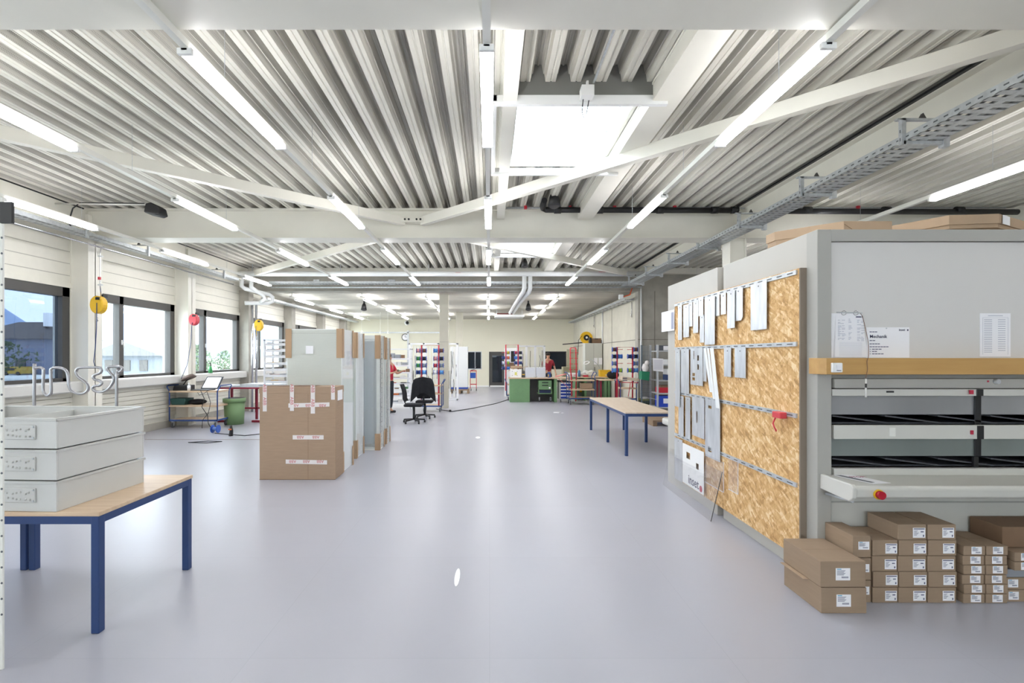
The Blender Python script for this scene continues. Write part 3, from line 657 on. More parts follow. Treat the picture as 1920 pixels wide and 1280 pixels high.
def tree(x, y, z, h, w, label, m):
    t = thing('tree', label, 'tree', (x, y, z)); rn = random.Random(int(x*7+y))
    MB().tube([(x, y, z), (x+.1, y, z+h*.5)], w*.06, 8, r2=w*.03).build('trunk', mat('bark', '6B5A48', .9), t)
    mb = MB()
    for i in range(420):
        a = rn.random()*6.28; u = rn.random(); r = w/2*math.sqrt(rn.random())*math.sin(math.pi*min(.97, .12+u*.85)); c = Vector((x+r*math.cos(a), y+r*math.sin(a), z+h*(.22+.78*u)))
        s = h*.05*(.6+rn.random()); p = [Vector((rn.uniform(-1, 1), rn.uniform(-1, 1), rn.uniform(-1, 1)))*s for _ in range(4)]
        mb.add([c+q for q in p], [(0, 1, 2), (0, 2, 3), (0, 1, 3), (1, 2, 3)])
    mb.build('crown', m, t)
leaf = mat('leaf_green', '5E6C56', .9, noise=.2, scale=1); leafb = mat('leaf_dark', '4E5C44', .9, noise=.2, scale=1)
tree(-66, 64, -1.5, 5.3, 9, 'bushy green tree left of the large house outside', leafb)
tree(-50, 74, -1.5, 4.2, 4, 'small tree behind the gabled house outside', leaf)
tree(-42, 76, -1.5, 4.0, 4, 'round tree right of the gabled house outside', leaf)
tree(-34, 56, -1.5, 4.4, 3.6, 'tree seen through the narrow pane of the third window', leaf)
tree(-46, 86, -1.5, 3.4, 7, 'low spreading tree seen through the wide pane of the third window', leafb)
vn = thing('parked_van', 'small yellow parked van seen through the tinted window', 'van', (-78, 80, -1.5))
MB().box(-80.2, -77, 79, 81, -1.25, -.1).build('body', mat('van_yellow', 'A88A2C', .5), vn); MB().box(-80, -78.2, 78.95, 81.05, -.7, -.3).build('windows', black, vn)
for q in (-79.6, -77.6): MB().cyl((q, 78.9, -1.2), (q, 79.2, -1.2), .3, 14).build('wheel', black, vn)
# ================================================================ FOREGROUND LEFT
def table(label, x0, x1, y0, y1, legs, top, h=.745, leg=.05, inset=.006, fm=navy):
    t = thing('work_table', label, 'table', ((x0+x1)/2, (y0+y1)/2, 0))
    MB().box(x0, x1, y0, y1, h-.025, h).build('tabletop', top, t, .003)
    a = .035; f = MB(); i = inset
    f.box(x0+i, x1-i, y0+i, y0+i+a, h-.075, h-.026); f.box(x0+i, x1-i, y1-i-a, y1-i, h-.075, h-.026); f.box(x0+i, x0+i+a, y0+i, y1-i, h-.075, h-.026); f.box(x1-i-a, x1-i, y0+i, y1-i, h-.075, h-.026)
    f.build('apron', fm, t, .003)
    for x, y in legs: MB().box(x, x+leg, y, y+leg, 0, h-.026).build('leg', fm, t, .005)
    return t
x0, x1, y0, y1 = -3.66, -2.385, 2.93, 3.86
table('blue legged beech table at the left carrying the stack of cream trays', x0, x1, y0, y1, [(x1-.055, y0+.005), (x1-.055, y1-.055), (x0+.005, y0+.005), (x0+.005, y1-.055)], beech)
table('second blue legged table behind the cream trays at the left edge', -4.98, -3.70, y0, y1, [(-3.757, y0+.005), (-3.725, y1-.055), (-4.945, y0+.005), (-4.945, y1-.055)], beech)
traym = mat('tray_cream', 'CBCBC8', .35, noise=.01)
def metal_tray(z, label, x0=-3.72, x1=-2.6305, y0=2.96, y1=3.655):
    t = thing('metal_tray', label, 'tray', (-3.13, (y0+y1)/2, z), 'stacked cream metal trays'); h = .180; k = .012
    b = MB(); b.box(x0, x1, y0, y0+k, z, z+h); b.box(x0, x1, y1-k, y1, z, z+h); b.box(x0, x0+k, y0+k, y1-k, z, z+h); b.box(x1-k, x1, y0+k, y1-k, z, z+h); b.box(x0+k, x1-k, y0+k, y1-k, z, z+.01)
    b.box((x0+x1)/2-.004, (x0+x1)/2+.004, y0+k, y1-k, z, z+h-.02)
    b.build('body', traym, t, .002)
    r = MB(); e = .008
    r.box(x0-e, x1+e, y0-e, y0+.02, z+h, z+h+.006); r.box(x0-e, x1+e, y1-.02, y1+e, z+h, z+h+.006); r.box(x0-e, x0+.02, y0, y1, z+h, z+h+.006); r.box(x1-.02, x1+e, y0, y1, z+h, z+h+.006)
    r.box(x0-e, x1+e, y0-e, y0, z+h-.01, z+h); r.box(x1, x1+e, y0-e, y1+e, z+h-.01, z+h)
    r.build('rim', traym, t, .002)
    for ax, bx in ((-3.0, -2.76), (-3.55, -3.31)):
        p = MB().box(ax, bx, y0-.008, y0, z+.055, z+.145); hp = p.build('handle_plate', mat('tray_plate', 'C9C9C6', .4), t, .004)
        q = MB(); rn = random.Random(5)
        for i in range(7):
            for j in range(2): q.ball((ax+.035+i*(bx-ax-.07)/6+rn.uniform(-.006, .006), y0-.009, z+.08+j*.035+rn.uniform(-.006, .006)), .007, 8)
        q.build('dimples', MATS['tray_plate'], hp)
        s = MB()
        for sx in (ax+.012, bx-.012):
            for sz in (z+.067, z+.133): s.cyl((sx, y0-.008, sz), (sx, y0-.012, sz), .006, 10)
        s.build('screws', galv, hp)
    t.rotation_euler = (0, 0, -.05)
for k, lb in enumerate(('bottom cream metal tray of the stack on the left table', 'middle cream metal tray of the stack on the left table', 'top cream metal tray of the stack on the left table, open and empty')):
    metal_tray(.746+k*.193, lb)
# bent tube sculpture on the rear edge of the table
zp = [(142, 320), (142, 168), (146, 157), (156, 152), (168, 152), (177, 157), (180, 168), (178, 240), (183, 258), (196, 268), (207, 262), (212, 248), (210, 168), (214, 157), (226, 152), (252, 154), (270, 162), (280, 180), (286, 228), (298, 250), (325, 260), (348, 258), (364, 244), (362, 222), (345, 206), (325, 192), (315, 172), (320, 158), (338, 152), (400, 151), (416, 154), (420, 166), (412, 176), (392, 182), (386, 192), (394, 202), (412, 206), (421, 216), (412, 226), (392, 228), (384, 238), (394, 249), (425, 252), (450, 238), (468, 212), (470, 190), (456, 172), (446, 156), (452, 149), (490, 147), (504, 152), (504, 164), (492, 172), (483, 188), (483, 320)]
Yw = 3.76; pts = []
for a, b in zp: px = a/2.2075; py = 620+b/2.2075; pts.append((X_(px, Yw), Yw, Z_(py, Yw)))
pts[0] = (pts[0][0], Yw, .77); pts[-1] = (pts[-1][0], Yw, .77)
wg = thing('bent_tube_sculpture', 'chrome tube bent into wavy loops standing behind the cream trays', 'sculpture', ((pts[0][0]+pts[-1][0])/2, Yw, .745))
MB().tube(smooth(pts), .0105, 10).build('bent_tube', mat('tube_steel', 'A8A8AC', .28, 1), wg)
MB().box(pts[0][0]-.05, pts[-1][0]+.05, Yw-.04, Yw+.04, .746, .77).build('base', steelw, wg, .003)
# rack upright at the left edge of the picture
rk = thing('rack_upright', 'white perforated rack upright at the left edge of the room', 'rack', (-2.68, 2.62, 0))
MB().box(-2.722, -2.638, 2.60, 2.612, 0, 2.56).build('post', steelw, rk, .003)
mb = MB(); z = .3
while z < 2.5: mb.cyl((-2.642, 2.60, z), (-2.642, 2.5985, z), .006, 10); z += .085
mb.build('holes', slotm, rk)
MB().box(-2.640, -2.572, 2.585, 2.60, 2.415, 2.53).build('latch_block', black, rk, .003)
# ================================================================ STORAGE MACHINES ON THE RIGHT
MX, MY = 2.45, 3.59
m1 = thing('storage_machine', 'large grey vertical storage machine at the right with open tray bay', 'storage machine', (4, 4.3, 0))
msd = mat('machine_side', 'B9B6AF', .5, noise=.02, scale=3)
MB().box(MX, MX+.02, MY, 5.03, 0, 2.645).build('side_panel', msd, m1, .003)
MB().box(MX+.02, 5.5, 5.01, 5.03, 0, 2.645).box(5.48, 5.5, MY, 5.01, 0, 2.645).box(MX+.02, 5.48, MY+.02, 5.01, 2.625, 2.645).box(MX+.03, 5.48, 4.6, 4.62, .8, 1.6, 0).build('housing', machw, m1)
MB().box(MX-.002, 2.555, MY-.004, MY+.12, 0, 2.645).build('front_post', machg, m1, .004)
MB().box(2.555, 5.5, MY-.004, MY+.06, 2.558, 2.645).build('header', machg, m1, .003)
MB().box(2.56, 5.45, MY+.02, MY+.04, 1.68, 2.554).build('front_board', board_w, m1)
MB().prism([(2.42, MY+.05), (2.42, MY-.06), (2.45, MY-.10), (5.5, MY-.10), (5.5, MY+.05)], 1.565, 1.684, 'z').build('wood_band', bandw, m1, .002)
MB().box(2.57, 5.45, MY-.02, MY+.03, 1.46, 1.53).box(2.57, 5.45, MY+.04, MY+.06, 1.53, 1.565).build('upper_rail', machg, m1, .004)
tr = MB().box(2.57, 5.45, MY+.01, MY+.05, 1.40, 1.452).build('tray_front', machw, m1, .003)
MB().box(2.975, 3.03, MY+.006, MY+.01, 1.425, 1.437).build('grip', black, tr)
MB().box(2.57, 5.45, MY+.06, MY+.065, 1.255, 1.40).build('steel_panel', mat('bay_steel', 'A8A9AC', .35, .6, noise=.12, scale=1.2, stretch=(1.5, 1, .1)), m1)
tr = MB().box(2.57, 5.45, MY-.01, MY+.02, 1.08, 1.183).build('tray_front', machw, m1, .003)
MB().box(2.98, 3.025, MY-.014, MY-.01, 1.10, 1.165).build('grip', steelw, tr)
MB().box(2.57, 5.45, MY+.06, MY+.065, .94, 1.08).build('steel_panel', mat('bay_steel_green', '8E9694', .35, .5, noise=.1, scale=1.2, stretch=(1.5, 1, .1)), m1)
MB().box(2.57, 5.45, MY-.01, MY+.03, .81, .86).build('tray_front', machw, m1, .003)
dk = mat('bin_dark', '4C4D52', .5)
for z in (1.185, .862):
    b = MB(); x = 2.6
    for i in range(6):
        b.add([(x, MY+.05, z+.065), (x+.42, MY+.05, z+.012), (x+.42, MY+.6, z+.012), (x, MY+.6, z+.065), (x, MY+.05, z+.055), (x+.42, MY+.05, z+.002), (x+.42, MY+.6, z+.002), (x, MY+.6, z+.055)], [(0, 1, 2, 3), (7, 6, 5, 4), (0, 4, 5, 1), (1, 5, 6, 2), (2, 6, 7, 3), (3, 7, 4, 0)]); x += .40
    b.build('dividers', dk, m1)
MB().box(2.57, 5.45, MY+.1, MY+.9, .855, .865).box(2.57, 5.45, MY+.1, MY+.9, 1.178, 1.19).box(2.57, 5.45, MY+.88, MY+.9, .85, 1.5).build('bay_interior', dk, m1)
MB().box(3.68, 3.73, MY+.05, MY+.058, .94, 1.40).box(3.635, 3.685, MY-.014, MY-.008, 1.08, 1.18).box(3.65, 3.70, MY+.004, MY+.012, 1.40, 1.45).box(3.655, 3.69, MY+.03, MY+.05, .86, .94).build('centre_post', black, m1, .003)
for z in (1.43, 1.13): MB().box(3.585, 3.605, MY-.016, MY-.0, z-.015, z+.015).build('warning_sticker', redink, m1)
MB().cyl((3.76, MY-.02, 1.51), (3.76, MY-.045, 1.51), .018, 14).box(3.70, 3.712, MY-.023, MY-.02, 1.505, 1.517, 1).build('key_switch', [galv, redink], m1)
MB().box(2.56, 5.48, MY+.03, MY+.05, 0, .80).box(2.56, 5.48, MY+.02, MY+.03, .595, .605, 1).build('base_panel', [machw, machg], m1)
sh = MB().prism([(MY, .715), (3.30, .715), (3.275, .735), (3.27, .79), (3.285, .81), (MY+.03, .81)], 2.50, 5.5, 'x', 0).build('work_shelf', mat('shelf_cream', 'C8C6BE', .35), m1, .008)
MB().prism([(MY, .71), (3.30, .70), (3.268, .73), (3.262, .80), (3.285, .82), (MY, .82)], 2.47, 2.50, 'x').build('shelf_end_cap', machw, m1, .006)
eb = MB().cyl((2.648, 3.272, .757), (2.648, 3.262, .757), .034, 20).build('button_collar', yellow, m1)
MB().cyl((2.648, 3.262, .757), (2.648, 3.235, .757), .027, 20).build('stop_button', mat('button_red', 'B0182C', .25), eb)
MB().tube([(2.497, 3.3, .70), (2.497, 3.56, .68)], .01, 6).build('shelf_bracket', galv, m1)
m2 = thing('storage_machine', 'second grey vertical storage machine behind the chipboard wall', 'storage machine', (4, 5.8, 0))
MB().box(2.43, 5.5, 5.12, 6.54, .0, 2.645).build('housing', msd, m2, .004)
MB().box(2.47, 5.5, 6.54, 6.9, .72, .82).build('work_shelf', machw, m2, .03)
# papers and small things on the machine front
yb = MY+.02
def sheet(name, label, cat, x0, x1, z0, z1, y, body=paper, rot=0):
    t = thing(name, label, cat, ((x0+x1)/2, y, z0)); MB().box(x0, x1, y-.002, y, z0, z1).build('sheet', body, t); return t
cl = thing('clipboard_papers', 'sheets of paper clipped on two rings at the left of the white machine front', 'papers', (2.68, yb, 1.69))
MB().box(2.565, 2.80, yb-.004, yb-.001, 1.688, 2.02).build('back_sheet', paper, cl)
MB().add([(2.585, yb-.012, 1.69), (2.835, yb-.012, 1.69), (2.80, yb-.006, 2.0), (2.76, yb-.006, 2.02), (2.60, yb-.006, 2.02)], [(0, 1, 2, 3, 4)]).build('front_sheet', paper, cl)
pm = MB(); rn = random.Random(2)
for i in range(20):
    z = 1.975-i*.0085
    for x in (2.61, 2.64, 2.69, 2.755, 2.785):
        if rn.random() < .72: pm.box(x, x+rn.uniform(.01, .03), yb-.0135, yb-.0125, z, z+.0025)
for i in range(14): pm.box(2.62, 2.79, yb-.0135, yb-.0125, 1.80-i*.0075, 1.8008-i*.0075)
pm.build('print', inkl, cl)
MB().box(2.745, 2.785, yb-.0135, yb-.0125, 1.988, 1.996).box(2.79, 2.797, yb-.0135, yb-.0125, 1.988, 1.996).build('letterhead', ink, cl)
MB().tube([(2.60, yb-.014, 2.026), (2.79, yb-.014, 2.022)], .004, 6).build('clip_bar', galv, cl)
for x in (2.655, 2.745): MB().tube([(x+.018*math.cos(a), yb-.012-.002*math.sin(a), 2.022+.016*math.sin(a)) for a in [i*.5236 for i in range(12)]], .002, 6, closed=True).build('ring', chrome, cl)
cord = thing('hanging_pen', 'pen hanging on a long thin cord over the orange wooden band', 'pen', (2.73, MY-.12, 1.4))
MB().tube(smooth([(2.776, yb-.012, 2.022), (2.795, yb-.014, 1.99), (2.812, yb-.02, 1.90), (2.80, yb-.06, 1.80), (2.75, MY-.106, 1.70), (2.735, MY-.112, 1.66), (2.738, MY-.112, 1.60), (2.727, MY-.112, 1.55), (2.727, MY-.112, 1.53)]), .0022, 6).build('cord', mat('cord_brown', '7A5A4A', .7), cord)
MB().cyl((2.727, MY-.112, 1.535), (2.726, MY-.112, 1.40), .006, 8).cyl((2.727, MY-.112, 1.50), (2.727, MY-.112, 1.47), .0065, 8, 1).build('pen', [steelw, dgrey], cord)
sg = sheet('mechanik_sign', 'landscape paper sign reading Mechanik above the orange wooden band', 'sign', 2.832, 3.155, 1.687, 1.915, yb-.001)
text('printed_title', 'Mechanik', .034, (2.855, yb-.0045, 1.835), RX, ink, sg, bold=True)
text('printed_logo', 'inset', .024, (3.075, yb-.0045, 1.888), RX, ink, sg, bold=True)
MB().box(3.137, 3.146, yb-.0045, yb-.0035, 1.888, 1.90).build('printed_mark', ink, sg)
pm = MB()
for x, z, w in ((2.855, 1.877, .06), (2.855, 1.812, .045), (2.855, 1.787, .08), (2.855, 1.765, .145), (2.873, 1.747, .075), (2.873, 1.730, .04), (2.873, 1.712, .09), (2.857, 1.747, .006), (2.857, 1.730, .006), (2.857, 1.712, .006)):
    n = max(1, int(w/.02)); 
    for i in range(n): pm.box(x+i*w/n, x+(i+.82)*w/n, yb-.0045, yb-.0035, z, z+.0065)
pm.build('printed_lines', mat('mid_ink', '6A6C84', .8), sg)
MB().cyl((2.98, yb-.003, 1.907), (2.98, yb-.008, 1.907), .004, 8).build('pin', galv, sg)
tl = sheet('phone_list', 'portrait printed list taped at the right of the white machine front', 'paper', 3.685, 3.915, 1.695, 2.02, yb-.001)
pm = MB()
for z, a, b in [(2.0, .06, .17)]+[(1.97-i*.0135, .03, .09) for i in range(19)]+[(1.97-i*.0165, .135, .19) for i in range(15)]: pm.box(3.685+a, 3.685+b, yb-.0045, yb-.0035, z, z+.0035)
pm.box(3.705, 3.895, yb-.0042, yb-.0035, 1.987, 1.988); pm.box(3.705, 3.706, yb-.0042, yb-.0035, 1.71, 1.988); pm.box(3.895, 3.896, yb-.0042, yb-.0035, 1.71, 1.988)
pm.build('printed_table', inkl, tl)
sw = thing('light_switch', 'white square light switch on the left end of the orange band', 'switch', (2.51, MY-.10, 1.585))
MB().box(2.478, 2.556, MY-.118, MY-.1, 1.58, 1.65).build('plate', white, sw, .006); MB().box(2.508, 2.545, MY-.122, MY-.117, 1.595, 1.635).build('rocker', paper, sw, .002); MB().box(2.508, 2.54, MY-.1235, MY-.122, 1.593, 1.597).build('print', ink, sw)
cp = thing('instruction_sheet', 'printed sheet with dark picture lying on the machine work shelf', 'paper', (2.72, 3.42, .811))
MB().add([(2.545, 3.575, .812), (2.70, 3.585, .812), (2.80, 3.35, .812), (2.66, 3.325, .812), (2.545, 3.575, .814), (2.70, 3.585, .814), (2.80, 3.35, .814), (2.66, 3.325, .814)], [(3, 2, 1, 0), (4, 5, 6, 7), (0, 1, 5, 4), (1, 2, 6, 5), (2, 3, 7, 6), (3, 0, 4, 7)]).build('sheet', paper, cp)
MB().add([(2.57, 3.565, .8145), (2.61, 3.568, .8145), (2.70, 3.36, .8145), (2.665, 3.355, .8145)], [(0, 1, 2, 3)]).build('picture', mat('photo_dark', '5A5E66', .6), cp)
text('print', 'STOP!', .045, (2.635, 3.50, .8145), (0, 0, 0), mat('pink_ink', 'B0607C', .8), cp, depth=.0003, bold=True)
# boxes on top of machine
def polybox(name, label, pts, z0, z1, m=cardl, lid=None, labelpos=None):
    cx = sum(p[0] for p in pts)/len(pts); cy = sum(p[1] for p in pts)/len(pts)
    t = thing(name, label, 'box', (cx, cy, z0), 'flat cartons on top of the storage machine')
    MB().prism(pts, z0, z1).build('body', m, t, .004)
    if lid:
        q = [(cx+(p[0]-cx)*1.03, cy+(p[1]-cy)*1.03) for p in pts]; MB().prism(q, z1-lid, z1+.005).build('lid', m, t, .003)
    return t
t = polybox('flat_carton', 'flat brown carton on the near left corner of the storage machine top', [(2.80, 3.80), (3.17, 3.80), (3.22, 4.35), (2.46, 4.25), (2.46, 4.12)], 2.646, 2.76, lid=.07)
MB().bar((2.80, 3.788, 2.74), (2.86, 3.788, 2.70), .002, .003).build('flap_cut', cardd, t)
t = polybox('flat_carton', 'large flat brown carton with white label at the right of the storage machine top', [(3.62, 3.78), (3.96, 3.74), (4.6, 4.05), (4.3, 4.7), (3.35, 4.2)], 2.70, 2.80, lid=.07)
polybox('flat_carton', 'flat brown carton lying under the large labelled carton on the machine top', [(3.55, 3.85), (3.94, 3.78), (4.5, 4.1), (4.2, 4.6), (3.45, 4.25)], 2.646, 2.70)
q = MB().add([(4.0, 3.742, 2.73), (4.12, 3.80, 2.73), (4.12, 3.80, 2.80), (4.0, 3.742, 2.80)], [(0, 1, 2, 3)]).build('label_sheet', paper, t)
# ---------------------------------------------------------------- chipboard wall with hanging plates
PXB = 2.40
bd = thing('chipboard_panel', 'tall chipboard panel covering the side of the storage machines', 'board', (2.41, 4.9, .13))
MB().box(PXB, 2.42, 3.72, 6.22, .13, 2.38).build('panel', osb, bd)
MB().box(PXB-.001, 2.449, 3.705, 3.72, .13, 2.38).build('edge', mat('osb_edge', '85786A', .9), bd)
MB().box(2.42, 2.43, 3.8, 6.1, .2, 2.3).build('battens', machg, bd)
def Ys(px, X=PXB): return X*900/(px-918)
rails = [2.335, 1.775, 1.215, .675]
for z in rails:
    mb = MB().box(PXB-.014, PXB, 3.74, 6.2, z, z+.035); y = 3.78
    while y < 6.1: mb.box(PXB-.0152, PXB-.0140, y, y+.07, z+.013, z+.022, 1); y += .14
    mb.build('slotted_rail', [galv, slotm], bd)
def plate(label, pa, pb, ptop, pbot, m=galvl, dx=.02, notch=None, holes=(), name='metal_template', lean=0, cat='metal plate', rounded=0):
    X = PXB-dx; y1, y0 = Ys(pa, X), Ys(pb, X); yc = (y0+y1)/2; pc = 918+X*900/yc
    zt = 1.7-(ptop-667)*yc/900 if ptop is not None else None
    zb = 1.7-(pbot-667)*yc/900
    t = thing(name, label, cat, (X, yc, zb), 'sheet metal templates hung on the chipboard')
    w = y1-y0
    if holes:
        b = MB(); hs = sorted(holes)                       # holes as (u0,u1,v0,v1) fractions, u from near edge, v from bottom
        z = zb; H = zt-zb
        us = sorted({0, 1}|{h[0] for h in hs}|{h[1] for h in hs}); vs = sorted({0, 1}|{h[2] for h in hs}|{h[3] for h in hs})
        for i in range(len(us)-1):
            for j in range(len(vs)-1):
                uc = (us[i]+us[i+1])/2; vc = (vs[j]+vs[j+1])/2
                if any(h[0] < uc < h[1] and h[2] < vc < h[3] for h in hs): continue
                b.box(X-.003, X, y0+w*us[i], y0+w*us[i+1], zb+H*vs[j], zb+H*vs[j+1])
    else:
        o = [(y0, zt), (y1, zt), (y1, zb), (y0, zb)]
        if rounded: o = [(y0, zt), (y1, zt), (y1, zb+.03), (y1-.02, zb), (y0+.03, zb), (y0, zb+.03)]
        if lean: o = [(y0+lean, zt), (y1+lean, zt), (y1, zb), (y0, zb)]
        b = MB().prism(o, X-.003, X, 'x')
    b.build('sheet', m, t)
    if cat == 'metal plate' and not holes and not lean:
        MB().cyl((X-.0035, yc, zt-.03), (X-.003, yc, zt-.03), .008, 10).tube([(X-.001, yc, zt-.03), (PXB-.002, yc, zt-.03)], .004, 6).build('hook_hole', slotm, t)
    return t
R1 = 'on the top rail'
plate('largest galvanised plate, furthest right '+R1, 1408, 1438, 530, 618)
tt = plate('rounded plate second from the right '+R1, 1377, 1393, 540, 601, rounded=1)
plate('tall plate third from the right '+R1, 1364, 1378, 545, 615, dx=.03)
plate('short narrow plate fourth from the right '+R1, 1352, 1361.5, 549, 589)
plate('medium plate fifth from the right '+R1+', half behind the drilled plate', 1338, 1349.5, 553, 592, dx=.018)
plate('wide long drilled plate in the middle '+R1, 1321.5, 1340.5, 557, 646, dx=.03)
plate('slim drilled bar left of the wide drilled plate '+R1, 1312.5, 1320.5, 590, 642, dx=.026)
plate('short pale plate above the slim drilled bar '+R1, 1310, 1319, 558, 592, dx=.032)
plate('plate fourth from the left '+R1, 1300, 1309.5, 564, 624)
plate('short slim plate third from the left '+R1, 1291.5, 1298.5, 567, 612)
plate('plate second from the left '+R1, 1281.5, 1292, 571, 632, dx=.024)
plate('leftmost dark plate '+R1, 1271.5, 1279, 572, 637)
R2 = 'on the second rail'
plate('wider short plate furthest right '+R2, 1378, 1398.5, 652, 708)
plate('narrow short plate second from the right '+R2, 1358, 1371, 652, 706)
for k, (a, b, c, d) in enumerate(((1325, 1329.5, 652, 735), (1331, 1335, 652, 748), (1337, 1344, 652, 765))):
    plate(['left', 'middle', 'right'][k]+' one of the three long slanted strips '+R2, a+6, b+6, c, d, dx=.04, lean=.14, m=duct)
plate('large punched plate with slots '+R2, 1295, 1318, 652, 722, holes=((.3, .42, .42, .56), (.3, .42, .66, .8), (.62, .85, .12, .2), (.62, .85, .24, .32), (.68, .74, .7, .92)), dx=.022)
plate('narrow plate with bolt right of the punched plate '+R2, 1319, 1325, 652, 715, dx=.02)
plate('tall plate with white tape marks second from the left '+R2, 1276, 1292, 655, 737)
plate('leftmost tall plate '+R2, 1266, 1275, 656, 762, dx=.03)
R3 = 'on the third rail'
plate('long plate with two rectangular holes '+R3, 1322.5, 1350.5, 749, 860, holes=((.55, .78, .1, .18), (.55, .78, .84, .89)))
plate('square plate with vertical slot '+R3, 1298, 1321, 745, 819, holes=((.55, .63, .35, .64),))
plate('narrow strip second from the left '+R3, 1285.5, 1294.5, 744, 822)
plate('leftmost strip '+R3, 1272.5, 1282, 742, 817)
R4 = 'on the lowest rail'
plate('leftmost galvanised channel plate '+R4, 1265, 1279.5, 822, 900, dx=.024)
wp_ = plate('white plate printed with the word inset '+R4, 1280, 1320, 838, 915, m=white, cat='plate', name='printed_panel', holes=((.22, .34, .52, .66), (.62, .8, .66, .82)), dx=.03)
Xp = PXB-.0345; ya, ybb = Ys(1314, Xp), Ys(1289, Xp)
text('printed_word', 'inset', .15, (Xp, ybb-.02, .19), RS, ink, wp_, bold=True)
MB().cyl((Xp, ya+.0, .21), (Xp-.001, ya+.0, .21), .036, 18).build('printed_dot', redink, wp_)
for k, (a, b, c, d, lb) in enumerate(((1322, 1357, 858, 912, 'large clear acrylic sheet hung low beside the white printed plate'), (1366, 1384, 860, 921, 'narrow bent clear acrylic strip hung over the lowest rail'))):
    X = PXB-.03-k*.015; y1, y0 = Ys(a, X), Ys(b, X); yc = (y0+y1)/2; zt = 1.7-(c-667)*yc/900; zb = 1.7-(d-667)*yc/900
    t = thing('acrylic_sheet', lb, 'acrylic sheet', (X, yc, zb), 'clear acrylic offcuts on the chipboard'); MB().box(X-.003, X, y0, y1, zb, zt).build('sheet', acryl, t)
    MB().box(X-.0045, X+.001, y0, y1, zb-.004, zb).box(X-.0045, X+.001, y0-.002, y0, zb, zt).build('sheet_edge', mat('acrylic_edge', 'D8D8E2', .2), t)
ls = thing('acrylic_sheet', 'large clear acrylic sheet with dark edge leaning on the floor against the chipboard', 'acrylic sheet', (2.2, 5.5, 0))
YN = 1.7*900/(978-667); XN = (1333-918)*YN/900; YF = 6.35; XF = 2.39; XT = 2.385
zt = 1.7-(883-667)*4.95/900
MB().add([(XN, YN, .002), (XF-.1, YF, .002), (XT, YF, zt*.95), (XT, YN-.0, zt), (XN+.004, YN, .002), (XF-.096, YF, .002), (XT+.004, YF, zt*.95), (XT+.004, YN, zt)], [(0, 1, 2, 3), (7, 6, 5, 4), (0, 4, 5, 1), (1, 5, 6, 2), (2, 6, 7, 3), (3, 7, 4, 0)]).build('sheet', acryl, ls)
MB().bar((XN, YN, .004), (XT, YN, zt), .006, .006).build('sheet_edge', dgrey, ls)
hk = thing('tool_hook', 'red plastic hook clipped on the third rail of the chipboard', 'hook', (2.37, 4.0, 1.1))
y = Ys(1470); MB().box(PXB-.07, PXB-.012, y-.06, y+.05, 1.195, 1.245).build('clip', mat('hook_red', 'D04048', .4), hk, .006)
MB().tube([(PXB-.05, y+.03, 1.20), (PXB-.06, y+.035, 1.17), (PXB-.09, y+.0, 1.15), (PXB-.09, y-.02, 1.12), (PXB-.07, y-.01, 1.09), (PXB-.06, y+.01, 1.10)], .007, 6).build('hook', MATS['hook_red'], hk)
ps = thing('paper_sheet', 'white paper taped to the far edge of the storage machine at the top', 'paper', (2.40, 6.45, 1.98))
MB().box(2.385, 2.388, 6.2, 6.66, 2.03, 2.30).build('sheet', paper, ps); MB().box(2.383, 2.385, 6.22, 6.30, 2.05, 2.27).build('print', inkl, ps)
# ---------------------------------------------------------------- cartons on the floor under the shelf
def make_carton(w, d, h, label, name='carton', lab=(.42, .14, .34, .6), style=0, m=None):
    m = m or mat('carton_board', '98826C', .8, noise=.05, scale=6, stretch=(1, 1, 8))
    t = thing(name, label, 'box', (0, 0, 0))
    MB().box(0, w, 0, d, 0, h-.0015).build('body', m, t, .003)
    MB().box(0, w, d*.5, d*.5+.0015, h-.0015, h-.001).build('flap_seam', cardd, t)
    lx, lz, lw, lh = lab
    l = MB().box(w*lx, w*lx+lw, -.0015, 0, lz, lz+lh).build('label_sheet', paper, t)
    p = MB(); x0 = w*lx
    if style == 0:
        p.box(x0+lw*.06, x0+lw*.94, -.0022, -.0015, lz+lh*.84, lz+lh*.94)
        for i in range(5): p.box(x0+lw*.08, x0+lw*(.3+.08*(i % 3)), -.0022, -.0015, lz+lh*(.24+.11*i), lz+lh*(.28+.11*i))
        p.box(x0+lw*.62, x0+lw*.86, -.0022, -.0015, lz+lh*.55, lz+lh*.66); p.box(x0+lw*.8, x0+lw*.9, -.0022, -.0015, lz+lh*.1, lz+lh*.3)
    else:
        for i in range(6): p.box(x0+lw*.08, x0+lw*(.55+.06*(i % 3)), -.0022, -.0015, lz+lh*(.42+.075*i), lz+lh*(.45+.075*i))
        for i in range(12): p.box(x0+lw*(.4+.04*i), x0+lw*(.4+.04*i+.02), -.0022, -.0015, lz+lh*.18, lz+lh*.32)
        p.box(x0+lw*.08, x0+lw*.38, -.0022, -.0015, lz+lh*.88, lz+lh*.95, 1)
    p.build('printing', [mat('mid_ink', ''), mat('label_blue', '5FA8C8', .6)], l)
    return t
def stack(proto, spots, labels, grp):
    for i, (s, lb) in enumerate(zip(spots, labels)):
        if i == 0: proto.location = s; proto['label'] = lb; proto['group'] = grp
        else: c = copy_tree(proto, s, lb); c['group'] = grp
G = 'brown cartons stacked under the storage machine shelf'; e = .002
pr = make_carton(.30, .40, .171, '', lab=(.335, .045, .095, .08), style=1)
stack(pr, [(2.19, 3.17, 0), (2.185, 3.17, .174)], ['large brown carton on the floor in front of the stacks, lower of the two', 'large brown carton on top of the front pair, nearest the chipboard'], G)
MB().box(2.155, 2.189, 3.30, 3.56, .167, .1705).build('open_flap', cardl, pr)
pr = make_carton(.125, .275, .152, '', lab=(.3, .055, .075, .055), style=1)
